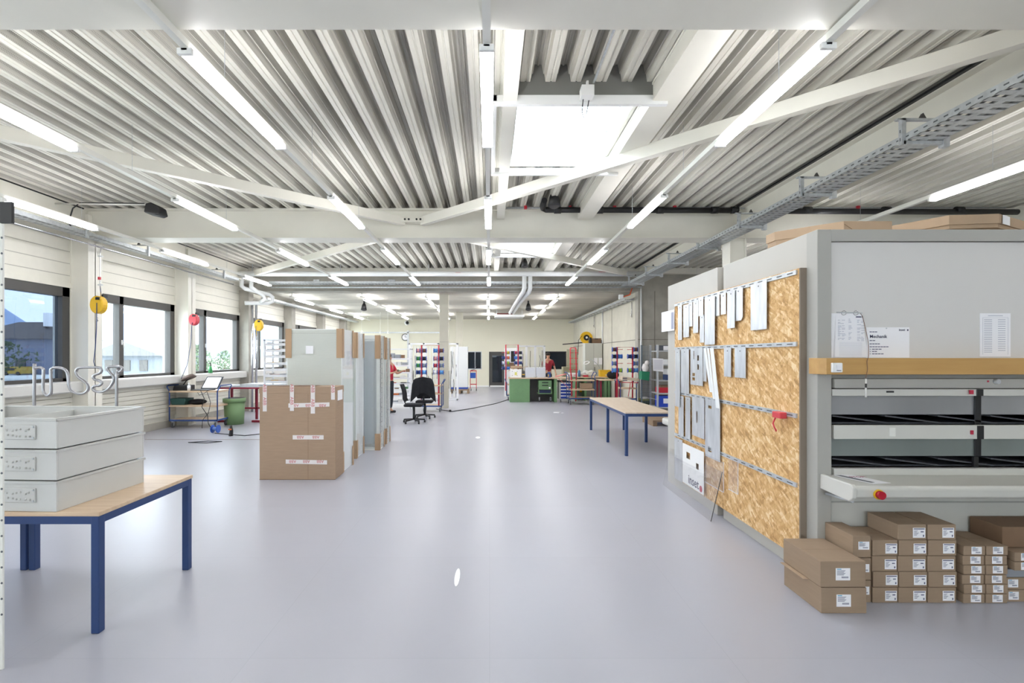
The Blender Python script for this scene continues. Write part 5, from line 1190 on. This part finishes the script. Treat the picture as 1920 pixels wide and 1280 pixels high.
# ================================================================ PEOPLE
skin = mat('skin', 'C99A7E', .5)
def skinned(name, pts, edges, radii, m, parent, root=0, sub=1):
    me = bpy.data.meshes.new(name); base = parent_base(parent); me.from_pydata([tuple(Vector(p)-base) for p in pts], edges, []); me.materials.append(m)
    ob = bpy.data.objects.new(name, me); COL.objects.link(ob); ob.parent = parent
    md = ob.modifiers.new('skin', 'SKIN'); md.use_smooth_shade = True
    if not me.skin_vertices:
        bm = bmesh.new(); bm.from_mesh(me); bm.verts.layers.skin.verify(); bm.to_mesh(me); bm.free()
    for i, r in enumerate(radii):
        d = me.skin_vertices[0].data[i]; d.radius = (r, r) if not isinstance(r, tuple) else r; d.use_root = (i == root)
    sb = ob.modifiers.new('sub', 'SUBSURF'); sb.levels = sub; sb.render_levels = sub
    return ob
def person(label, x, y, rz, H, shirt, trousers, arms, head_tilt=0):
    t = thing('person', label, 'person', (x, y, 0)); c, s = math.cos(rz), math.sin(rz)
    def R(p): return (x+p[0]*c-p[1]*s, y+p[0]*s+p[1]*c, p[2]*H/1.75)
    # facing -y before rotation
    P0 = [(0, 0, .95), (0, 0, 1.12), (0, 0, 1.32), (0, .0, 1.46), (0, -.01, 1.53), (0, -.02, 1.60), (0, -.015, 1.68)]
    rr = [(.15, .11), (.135, .10), (.16, .11), (.10, .08), .055, (.072, .088), (.07, .085)]
    ed = [(0, 1), (1, 2), (2, 3), (3, 4), (4, 5), (5, 6)]
    for sg in (-1, 1):
        k = len(P0); P0 += [(sg*.09, 0, .88), (sg*.10, -.02, .50), (sg*.10, .02, .09), (sg*.11, -.12, .04)]; rr += [.09, .062, .042, .035]; ed += [(0, k), (k, k+1), (k+1, k+2), (k+2, k+3)]
    AR = []
    for sg, (el, wr, hd) in zip((-1, 1), arms):
        k = len(P0); P0 += [(sg*.19, 0, 1.42), el, wr, hd]; rr += [.055, .040, .028, (.038, .02)]; ed += [(3, k), (k, k+1), (k+1, k+2), (k+2, k+3)]; AR.append((k, el, wr, hd))
        d = (Vector(hd)-Vector(wr)).normalized(); up = Vector((0, 0, 1)); sd = d.cross(up)
        sd = sd.normalized() if sd.length > .1 else Vector((1, 0, 0)); nn = sd.cross(d)
        for f in range(4):
            b = Vector(hd)+sd*(f-1.5)*.019; j = len(P0); ln = (.034, .040, .037, .028)[f]
            P0 += [tuple(b+d*ln), tuple(b+d*ln*1.9-nn*.015)]; rr += [.009, .008]; ed += [(k+3, j), (j, j+1)]
        j = len(P0); b = Vector(wr)+d*.03+sd*.035*(-1 if sg > 0 else 1); P0 += [tuple(b), tuple(b+d*.045)]; rr += [.011, .009]; ed += [(k+2, j), (j, j+1)]
    skinned('body', [R(p) for p in P0], ed, [r if isinstance(r, tuple) else r for r in rr], skin, t)
    hx = R((0, -.02, 1.655)); hs = H/1.75
    # face
    nz = R((0, -.115, 1.635)); MB().ball(nz, .014*hs, 8, sz=1.4).build('nose', skin, t)
    for sg in (-1, 1):
        MB().ball(R((sg*.03, -.100, 1.655)), .009, 8).build('eye', mat('eye_dark', '2A2220', .3), t); MB().ball(R((sg*.078, -.01, 1.64)), .018, 8, sx=.5, sz=1.4).build('ear', skin, t)
    MB().ball(R((0, -.103, 1.60)), .016, 8, sz=.35, sx=1.2).build('mouth', mat('lip', 'A8665A', .5), t)
    MB().ball(R((0, .005, 1.70)), .092*hs, 14, sz=.82).ball(R((0, .03, 1.65)), .078*hs, 12).build('hair', mat('hair_dark', '2A211C', .9), t)
    # clothing
    q = [(0, 0, .90), (0, 0, 1.12), (0, 0, 1.32), (0, 0, 1.455)]; r2 = [(.165, .125), (.152, .115), (.185, .13), (.118, .098)]; e2 = [(0, 1), (1, 2), (2, 3)]
    for sg, (k, el, wr, hd) in zip((-1, 1), AR):
        j = len(q); q += [(sg*.19, 0, 1.42), tuple(Vector((sg*.19, 0, 1.42)).lerp(Vector(el), .75))]; r2 += [.07, .062]; e2 += [(2, j), (j, j+1)]
    skinned('shirt', [R(p) for p in q], e2, r2, shirt, t)
    q = [(0, 0, .98), (0, 0, .90)]; r2 = [(.16, .12), (.155, .12)]; e2 = [(0, 1)]
    for sg in (-1, 1):
        j = len(q); q += [(sg*.095, 0, .82), (sg*.10, -.02, .50), (sg*.10, .02, .12)]; r2 += [.10, .075, .062]; e2 += [(1, j), (j, j+1), (j+1, j+2)]
    skinned('trousers', [R(p) for p in q], e2, r2, trousers, t)
    for sg in (-1, 1):
        a, b = Vector(R((sg*.11, .07, .045))), Vector(R((sg*.11, -.16, .04))); MB().tube([a, (a+b)/2, b], .045, 10, r2=.035).build('shoe', black, t)
    return t
workred = mat('work_shirt_red', '9E2A38', .85, noise=.1); workpant = mat('work_trousers', '2C3038', .9)
person('person in a red work shirt and dark trousers handling parts at the left rack', X_(728.5, 14.3), 14.3, math.pi*.35, 1.76, mat('shirt_bright_red', 'C22840', .85), workpant, (((-.30, -.12, 1.16), (-.24, -.34, 1.20), (-.22, -.41, 1.22)), ((.25, -.12, 1.16), (.19, -.36, 1.24), (.17, -.44, 1.26))))
person('bearded person in a dark red shirt standing behind the green workbench', X_(1027.5, 20.3), 20.3, .15, 1.82, workred, workpant, (((-.30, .02, 1.14), (-.30, -.16, .96), (-.30, -.22, .90)), ((.30, .02, 1.14), (.30, -.12, .93), (.30, -.17, .86))))
# ================================================================ BACK RIGHT: GREEN BENCHES
YB1 = 17.6
gbn = thing('workbench', 'green steel workbench with wooden top and solid green side cabinet', 'workbench', (1.6, 18, 0))
MB().box(.70, 3.0, YB1-.02, YB1+.62, .86, .90).build('worktop', beech, gbn); MB().box(.74, 1.475, YB1, YB1+.6, 0, .86).build('side_cabinet', green, gbn, .006); MB().box(2.37, 2.47, YB1, YB1+.6, 0, .86).build('leg_panel', green, gbn)
MB().box(1.475, 2.37, YB1+.55, YB1+.57, 0, .86).build('back_panel', dgrey, gbn)
gc = thing('machine_cart', 'small green wheeled cart with slots under the green workbench', 'cart', (2.05, 17.7, 0)); a = X_(1010, 17.65); b = X_(1034, 17.65)
MB().box(a, b, 17.62, 18.05, .50, .80).build('cabinet', green, gc, .006)
for z in (.70, .60): MB().box(a+.12, b-.12, 17.61, 17.625, z, z+.035).build('slot', black, gc)
MB().box(a-.02, b+.02, 17.62, 18.05, .30, .33).box(a-.02, a+.01, 17.62, 17.65, .30, .50).box(b-.01, b+.02, 17.62, 17.65, .30, .50).box(a-.02, b+.02, 17.62, 17.65, .46, .50).build('lower_frame', green, gc)
MB().box(a+.03, b-.03, 17.66, 18.0, .331, .44).build('drawer_dark', mat('cart_navy', '1E2A4E', .5), gc)
for x in (a+.03, b-.03): wheel(gc, x, 17.68, .07)
MB().box(b-.1, b-.04, 17.608, 17.612, .50, .56).build('warning_label', paper, gc)
def bench_box(x0, x1, z1, m, label, kids=None, y=17.7, d=.2, z0=.901):
    t = thing('equipment_box', label, 'box', ((x0+x1)/2, y, z0)); MB().box(x0, x1, y, y+d, z0, z1).build('body', m, t, .006)
    if kids: kids(t, x0, x1, y, z1)
    return t
def k1(t, x0, x1, y, z1):
    MB().box(x0+.16, x1-.16, y-.004, y, .99, 1.10).build('yellow_label', mat('label_yellow', 'E0DC7A', .5), t)
    for dx in (.06, .24): 
        for dz in (.97, 1.12): MB().box(x0+dx, x0+dx+.02, y-.004, y, dz, dz+.02).build('socket', dgrey, t)
bench_box(X_(957, 17.7), X_(977.5, 17.7), 1.20, white, 'white box with yellow label at the left end of the green workbench', k1)
def k2(t, x0, x1, y, z1):
    g = MB()
    for i in range(1, 6): g.box(x0+(x1-x0)*i/6, x0+(x1-x0)*i/6+.004, y-.003, y, .92, z1-.02)
    g.build('grooves', galv, t)
    for x in (x0, x1-.05): MB().box(x, x+.05, y-.006, y, .905, .95).build('corner_foot', galv, t)
bench_box(X_(985, 17.7), X_(1003, 17.7), 1.275, mat('door_panel', 'D2D6DE', .4), 'left upright grey panel box on the green workbench', k2)
bench_box(X_(1005.5, 17.7), X_(1023, 17.7), 1.275, mat('door_panel', ''), 'right upright grey panel box on the green workbench', k2)
bench_box(X_(979, 17.7), X_(984, 17.7), 1.14, dgrey, 'small dark box with yellow stripe between the white boxes', lambda t, x0, x1, y, z1: MB().box(x0, x1, y-.003, y, 1.0, 1.03).build('stripe', yellow, t))
bench_box(X_(1027, 17.8), X_(1032, 17.8), 1.10, pal[1], 'small blue tool box at the right on the green workbench', lambda t, x0, x1, y, z1: MB().box(x0, x0+.03, y-.003, y, .93, 1.02).build('tag', yellow, t))
cp_ = thing('cardboard_sheet', 'open cardboard sheets lying over the white box on the workbench', 'cardboard', (1.0, 18.1, 1.2))
MB().bar((.68, 17.9, 1.14), (1.05, 17.9, 1.26), .3, .012).bar((1.05, 17.9, 1.26), (1.42, 17.9, 1.30), .3, .012).box(.8, 1.2, 17.95, 18.2, 1.215, 1.32).build('sheet', cardl, cp_)
# spool stand on cart at the left of the bench
spool_frame('red spool stand at the left of the green workbench', X_(948.5, 18.6), X_(971.5, 18.6), 18.6, .35, 1.78, [Z_(661, 18.6), Z_(670.5, 18.6), Z_(680, 18.6), Z_(690, 18.6)], short='middle red stand',
    cols=[(None, 'yellow', 'red', 'black'), ('dark blue', 'orange', 'blue', 'black'), ('white', 'lime', 'dark blue', 'dark blue'), ('dark blue', 'blue', None, None)])
cart('blue wheeled frame under the middle red spool stand', X_(949, 18.6)+.02, X_(949, 18.6)+.5, 18.35, 18.9, (.2, .6), .8)
wbx = thing('wall_cabinet', 'white control box with dark window behind the middle red spool stand', 'control box', (1.1, 19.9, 1.2))
MB().box(X_(946, 19.9), X_(969, 19.9), 19.9, 20.1, 0, 2.02).build('body', white, wbx, .01); MB().box(X_(958, 19.88), X_(966, 19.88), 19.88, 19.9, 1.45, 1.9).build('window', black, wbx); MB().box(X_(950, 19.87), X_(966, 19.87), 19.86, 19.9, 1.20, 1.42).build('board', cardd, wbx)
# second bench line along the right
b2 = thing('workbench', 'long green workbench along the right with cluttered wooden top', 'workbench', (4, 19, 0))
MB().box(X_(1062, 18.6)+.4, 4.6, 18.3, 18.95, .86, .90).build('worktop', beech, b2)
for px in (1081, 1098, 1136, 1142): MB().box(X_(px-2.2, 18.3), X_(px+2.2, 18.3), 18.3, 18.85, 0, .86).build('leg_panel', green, b2)
MB().box(3.2, 4.58, 18.9, 18.93, 0, .86).build('back_panel', machg, b2)
MB().box(X_(1087, 18.8), X_(1098, 18.8), 18.8, 18.85, .28, .42).build('yellow_strip', yellow, b2)
gcup = thing('steel_cupboard', 'grey two door steel cupboard at the right concrete wall', 'cupboard', (4.3, 19.6, 0))
MB().box(X_(1097, 19.6), 4.60, 19.6, 20.1, 0, 2.22).build('body', mat('cupboard_grey', 'C4C6BE', .45), gcup, .008); xm = (X_(1097, 19.6)+4.6)/2
MB().box(xm-.003, xm+.003, 19.596, 19.6, .05, 2.2).box(xm+.03, xm+.05, 19.58, 19.6, 1.1, 1.25).build('door_seam', dgrey, gcup)
for dx in (.06, .25): MB().box(xm+dx-.05, xm+dx+.1, 19.592, 19.597, 1.35, 1.62).build('posted_note', paper, gcup)
cb = thing('storage_carton', 'open brown carton lying on top of the grey steel cupboard', 'box', (4.4, 19.8, 2.22)); MB().box(X_(1110, 19.7), X_(1127, 19.7), 19.7, 20.0, 2.222, 2.42).build('body', cardd, cb, .005); MB().box(X_(1115, 19.7), X_(1121, 19.7), 19.69, 19.7, 2.38, 2.41).build('hand_hole', black, cb)
solo('folder_stack', MB().box(X_(1107, 19.75)-.05, X_(1110, 19.75)-.03, 19.7, 19.9, 2.222, 2.46).box(X_(1128, 19.75)-.0, X_(1131, 19.75), 19.7, 19.9, 2.222, 2.36, 0), black, 'black folders standing at both sides of the carton on the cupboard', 'folders', (4.3, 19.8, 2.22))
# magnifier lamp, bag, crates on the bench
mg = thing('magnifier_lamp', 'white ring magnifier lamp on an angled arm over the right bench', 'lamp', (4.3, 18.6, .9))
MB().tube([P(1128, 694, 18.5), P(1121, 683, 18.5), P(1107, 672, 18.5), P(1104, 677, 18.5)], .014, 6).build('arm', galv, mg)
mm = Vector(P(1100, 680, 18.5)); MB().tube([mm+Vector((.10*math.cos(a), .05*math.sin(a), .05*math.sin(a)+.03*math.cos(a))) for a in [i*.5236 for i in range(12)]], .024, 8, closed=True).build('ring_head', white, mg)
MB().cyl(P(1128, 694, 18.5), (P(1128, 694, 18.5)[0], 18.5, .901), .02, 10).build('clamp', galv, mg)
yc_ = thing('yellow_case', 'yellow plastic case on the right bench', 'case', (4.5, 18.5, .9)); MB().box(X_(1125.5, 18.4), X_(1145, 18.4), 18.4, 18.7, .901, 1.12).build('body', yellow, yc_, .01); MB().box(X_(1124.8, 18.4), X_(1145.6, 18.4), 18.39, 18.71, 1.12, 1.16).build('lid', yellow, yc_, .008); MB().box(X_(1135, 18.4), X_(1138, 18.4), 18.385, 18.4, .95, .98).build('sticker', paper, yc_)
solo('black_bag', MB().ball((4.34, 16.9, 1.03), .2, 14, sx=1.1, sz=.75, sy=.6), blackc, 'black bag behind the right red spool stand', 'bag', (4.34, 16.9, .885))
rt = thing('work_table', 'small red legged table under the black bag by the concrete wall', 'table', (4.2, 17, 0))
MB().box(3.85, 4.6, 16.6, 17.4, .84, .87).build('tabletop', beech, rt)
for x in (3.87, 4.53):
    for y in (16.78, 17.33): MB().box(x, x+.05, y, y+.05, 0, .84).build('leg', mat('crimson', ''), rt)
pb = MB(); rn = random.Random(4)
for i in range(7): pb.ball((X_(1092+i*3.6, 18.5), 18.6+rn.uniform(-.05, .05), .97+rn.uniform(0, .12)), .10, 7, sx=1+rn.random()*.5, sz=.8)
solo('plastic_bag', pb, mat('bag_film', 'DCDCD6', .4, bump=.6, bscale=18), 'crumpled white plastic bags on the right bench', 'bag', (3.8, 18.6, .9))
solo('red_tray', MB().box(X_(1094, 18.35), X_(1103, 18.35), 18.32, 18.5, .901, .96), red, 'small red tray in front of the plastic bags', 'tray', (3.7, 18.4, .9), bevel=.005)
solo('white_carton', MB().box(X_(1065, 18.5), X_(1084, 18.5), 18.45, 18.75, .901, 1.04), white, 'long white box on the bench behind the tall red rack', 'box', (3.2, 18.5, .9), bevel=.005)
solo('blue_bottle', MB().cyl((X_(1086, 18.45), 18.45, .901), (X_(1086, 18.45), 18.45, 1.13), .05, 12).cyl((X_(1086, 18.45), 18.45, 1.13), (X_(1086, 18.45), 18.45, 1.17), .02, 10), mat('bottle_blue', '4A7AA0', .4), 'blue bottle beside the long white box', 'bottle', (3.4, 18.45, .9))
# big grey crate and boxes behind
solo('grey_crate', MB().box(X_(1056, 21), X_(1082, 21), 21.0, 21.5, .0, 1.22), mat('crate_olive', '9A9478', .7), 'olive grey crate standing in front of the right back window', 'crate', (3.5, 21.2, 0), bevel=.01)
solo('upright_board', MB().box(X_(1063, 21.8), X_(1084, 21.8), 21.8, 21.84, 0, 2.0), mat('board_olive', 'A8A68E', .7), 'tall olive board leaning by the right wall', 'board', (3.7, 21.8, 0))
solo('blue_canister', MB().cyl((X_(1056, 20.9), 20.85, 1.0), (X_(1056, 20.9), 20.85, 1.35), .12, 14), mat('drum_blue', ''), 'blue canister beside the olive crate', 'canister', (3.1, 20.9, 1.0)).location.z = 0
# tall leaning red rack cart
rc = cart('blue cart with beech shelves under the tall leaning red rack', X_(1075, 17.0)-.2, X_(1112, 17.0), 16.7, 17.25, (.22, .52, .84), 1.12, handles=(0, 1))
rr = thing('leaning_rack', 'tall red double rail rack leaning on the blue cart', 'rack', (3.0, 16.6, .3))
for dx in (0, 1): MB().tube([P(1072+dx*7.5-0, 752-dx*0-10*(1-dx), 16.78), P(1071.5+dx*0+dx*9, 708, 16.78), P(1070+dx*10-.5+dx*1, 690, 16.78), P(1078.5-9+10*dx+0, 652, 16.78)], .022, 6).build('rail', red, rr)
for k in range(5):
    for dx in (0, 1): q = P(1066+dx*9+k*.6, 703-k*10.5, 16.74); MB().bar(q, (q[0]+.13, q[1], q[2]), .02, .02).build('peg', red, rr)
MB().bar(P(1069.5, 652, 16.78), P(1079.5, 652, 16.78), .03, .03).build('crossbar', red, rr)
rb = thing('tilted_board', 'red framed tilted board at the left of the blue cart', 'board', (2.8, 16.7, 1.0)); MB().bar(P(1041, 706, 16.6), P(1060, 701, 16.6), .3, .02).bar(P(1046, 708, 16.65), P(1066, 727, 16.72), .015, .015).build('board', mat('board_red', 'D87A74', .5), rb)
dc = thing('drawer_cabinet', 'wheeled cabinet with blue and white drawers left of the tall red rack', 'drawer cabinet', (2.7, 17.4, 0)); a, b = X_(1051.5, 17.5), X_(1070, 17.5)
MB().box(a-.06, b+.06, 17.52, 17.95, .12, .74).build('body', machg, dc); MB().box(a-.08, b+.08, 17.5, 17.97, .74, .80).build('top', black, dc)
for k in range(5): MB().box(a, b, 17.49, 17.52, .15+.115*k, .225+.115*k).build('drawer', mat('drawer_blue', '22429C', .45), dc); MB().box(a, b, 17.495, 17.52, .225+.115*k, .255+.115*k).build('drawer_lip', white, dc)
for x in (a, b): wheel(dc, x, 17.58, .055)
solo('cart_carton', MB().box(X_(1089, 16.9), X_(1110, 16.9), 16.85, 17.1, .545, .74), cardl, 'brown carton on the middle shelf of the blue cart', 'box', (3.4, 16.9, .54), bevel=.004)
# right red spool stand
cart('blue cart with wooden boards under the right red spool stand', X_(1161, 14.6), X_(1191, 14.6), 14.45, 14.9, (.40, .72), .98)
spool_frame('right red spool stand in front of the concrete wall', X_(1157, 14.6), X_(1186, 14.6), 14.6, .42, 1.54, [Z_(655, 14.6), Z_(668, 14.6), Z_(681, 14.6), Z_(694, 14.6)], short='right red stand',
    cols=[('brown', None, None, 'brown'), ('black', 'blue', 'dark blue', 'black'), ('grey', None, None, 'grey'), ('light blue', 'lime', 'lime', 'light blue')])
wbd = thing('tilted_board', 'tilted wooden sorting board with red lower edge on the right blue cart', 'board', (4.2, 14.3, .9))
MB().bar(P(1165, 708, 14.3), P(1196, 712, 14.3), .22, .09).build('board', beechy, wbd); MB().bar(P(1166, 716.5, 14.18), P(1197, 717.5, 14.18), .01, .02).build('edge', red, wbd)
MB().box(X_(1168, 14.17), X_(1176, 14.17), 14.165, 14.175, Z_(709.5, 14.17), Z_(708, 14.17)).box(X_(1168, 14.17), X_(1176, 14.17), 14.165, 14.175, Z_(713.5, 14.17), Z_(712, 14.17)).build('slots', ink, wbd)
MB().bar(P(1182, 718, 14.3), P(1178, 743, 14.45), .015, .015).build('strut', red, wbd)
solo('blue_crate', MB().box(X_(1166, 14.6), X_(1187, 14.6), 14.5, 14.85, .03, .36), mat('crate_blue', '2A4CC0', .45), 'blue plastic crate under the shelf of the right blue cart', 'crate', (4.1, 14.6, .03), bevel=.01)
solo('floor_scrap', MB().prism([(1.9, 14.3), (2.05, 14.25), (2.1, 14.35), (1.95, 14.42)], .001, .02).prism([(2.12, 14.2), (2.2, 14.22), (2.17, 14.3)], .001, .015), paper, 'white paper scraps on the floor in front of the green workbench', 'scraps', (2, 14.3, 0))
# steel shelving in front of the concrete wall
gsh = mat('shelf_steel', 'C6CACD', .4, .3)
sv = thing('steel_shelving', 'galvanised steel shelving with blue boxes against the concrete wall', 'shelving', (5.3, 14, 0))
xs_, YS1 = X_(1232, 13.6), 13.6
for x in (xs_, 6.2):
    for y in (YS1, 14.2): MB().box(x, x+.045, y, y+.045, 0, 2.02).build('post', gsh, sv)
for z in (.22, .62, .98, 1.42, 1.82): MB().box(xs_+.045, 6.2, YS1, 14.24, z, z+.03).build('shelf', gsh, sv)
for z in (.45, 1.0, 1.6): MB().box(xs_-.0, xs_+.01, YS1, 14.24, z, z+.02).build('side_brace', galv, sv)
sm = MB(); 
for i in range(12): sm.box(xs_-.26, xs_-.02, 14.1, 14.11, .5+i*.12, .505+i*.12); sm.box(xs_-.26+i*.02, xs_-.256+i*.02, 14.1, 14.11, .3, 2.0)
mp_ = thing('mesh_panel', 'grey wire mesh panel at the left of the steel shelving', 'mesh', (xs_-.2, 14.1, 0)); sm.build('mesh', mat('mesh_grey', '6E7A84', .4, .5), mp_); MB().box(xs_-.30, xs_-.26, 14.08, 14.12, 0, 2.02).build('mesh_post', mat('mesh_grey', ''), mp_)
cbl = mat('crate_blue', '')
def sbox(name, x0, x1, z0, z1, m, label, cat='box', lab=None, y=13.63, d=.35):
    t = thing(name, label, cat, ((x0+x1)/2, y, z0)); MB().box(x0, x1, y, y+d, z0+.001, z1).build('body', m, t, .006)
    if lab: MB().box(x0+lab[0], x0+lab[1], y-.004, y, z0+lab[2], z0+lab[3]).build('label_sheet', paper, t)
sbox('blue_box', xs_+.07, xs_+.62, .25, .56, cbl, 'large blue plastic box with white label on the low shelf of the steel shelving', lab=(.12, .26, .1, .24))
sbox('red_box', xs_+.08, xs_+.60, .65, .80, red, 'red plastic box filled with tools on the steel shelving', lab=(.25, .5, .02, .12))
sbox('parts_heap', xs_+.12, xs_+.5, .80, .86, cardd, 'brown parts lying in the red plastic box', 'parts')
sbox('dark_blue_box', xs_+.3, xs_+.62, 1.01, 1.16, navy, 'dark blue box on the middle shelf of the steel shelving')
sbox('white_carton', xs_+.3, xs_+.62, 1.45, 1.60, white, 'white carton on the upper shelf of the steel shelving')
sbox('wire_basket', xs_+.07, xs_+.6, 1.85, 2.0, mat('basket_dark', '5A5E66', .5), 'dark wire basket with paper label on the top shelf of the steel shelving', 'basket', lab=(.12, .36, .01, .13))
sbox('white_carton', xs_+.3, xs_+.62, 1.17, 1.33, white, 'second white carton, on the dark blue box of the steel shelving')
nt_ = thing('posted_sheet', 'printed sheet hanging on the left post of the steel shelving', 'paper', (xs_, 13.5, 1.3)); MB().add([(xs_-.12, 13.58, 1.28), (xs_+.17, 13.58, 1.25), (xs_+.17, 13.58, 1.62), (xs_-.13, 13.58, 1.64)], [(0, 1, 2, 3)]).build('sheet', paper, nt_)
pm = MB(); 
for i in range(18): pm.box(xs_-.1, xs_+.15, 13.578, 13.579, 1.31+i*.016, 1.314+i*.016)
pm.build('print', inkl, nt_)
gt = thing('hanging_bin', 'green bin with cloths hanging left of the printed sheet', 'bin', (xs_-.28, 13.9, 1.0)); MB().prism([(xs_-.36, 1.02), (xs_-.14, .98), (xs_-.12, 1.24), (xs_-.36, 1.26)], 13.85, 14.095, 'y').build('body', mat('bin_dark_green', '1E7A58', .5), gt, .01); MB().ball((xs_-.24, 13.9, 1.36), .10, 8, sz=1.4).ball((xs_-.2, 13.86, 1.5), .07, 8).build('cloth', mat('cloth_white', 'E4DEDA', .9), gt)
gbx = thing('black_crate', 'black and green crate with cloths on the floor left of the mesh panel', 'crate', (X_(1212, 14.4), 14.4, 0)); a, b = X_(1204, 14.4), X_(1219.5, 14.4)
MB().box(a, b, 14.3, 14.7, .0, .36).build('body', mat('crate_green_dark', '34421E', .6), gbx, .006); MB().box(a-.01, b+.01, 14.29, 14.71, .36, .41).build('rim', mat('rim_olive', '8A8A3A', .6), gbx); MB().ball(((a+b)/2, 14.5, .42), .13, 8, sz=.4).build('cloth', MATS['cloth_white'], gbx)
# long table with six legs
x0, x1, y0, y1 = 2.30, 3.11, 8.14, 11.05
table('long beech table with six blue legs in front of the steel shelving', x0, x1, y0, y1, [(x0+.003, y0+.003), (x1-.053, y0+.003), (x0+.003, 9.43), (x1-.053, 9.43), (x0+.003, y1-.053), (x1-.053, y1-.053)], beechy, fm=navy)
solo('pallet', MB().box(3.95, 4.7, 11.6, 12.4, .1, .14).box(3.95, 4.05, 11.6, 12.4, 0, .1).box(4.5, 4.6, 11.6, 12.4, 0, .1), mat('pallet_wood', ''), 'wooden pallet on the floor behind the long beech table', 'pallet', (4.2, 12, 0))
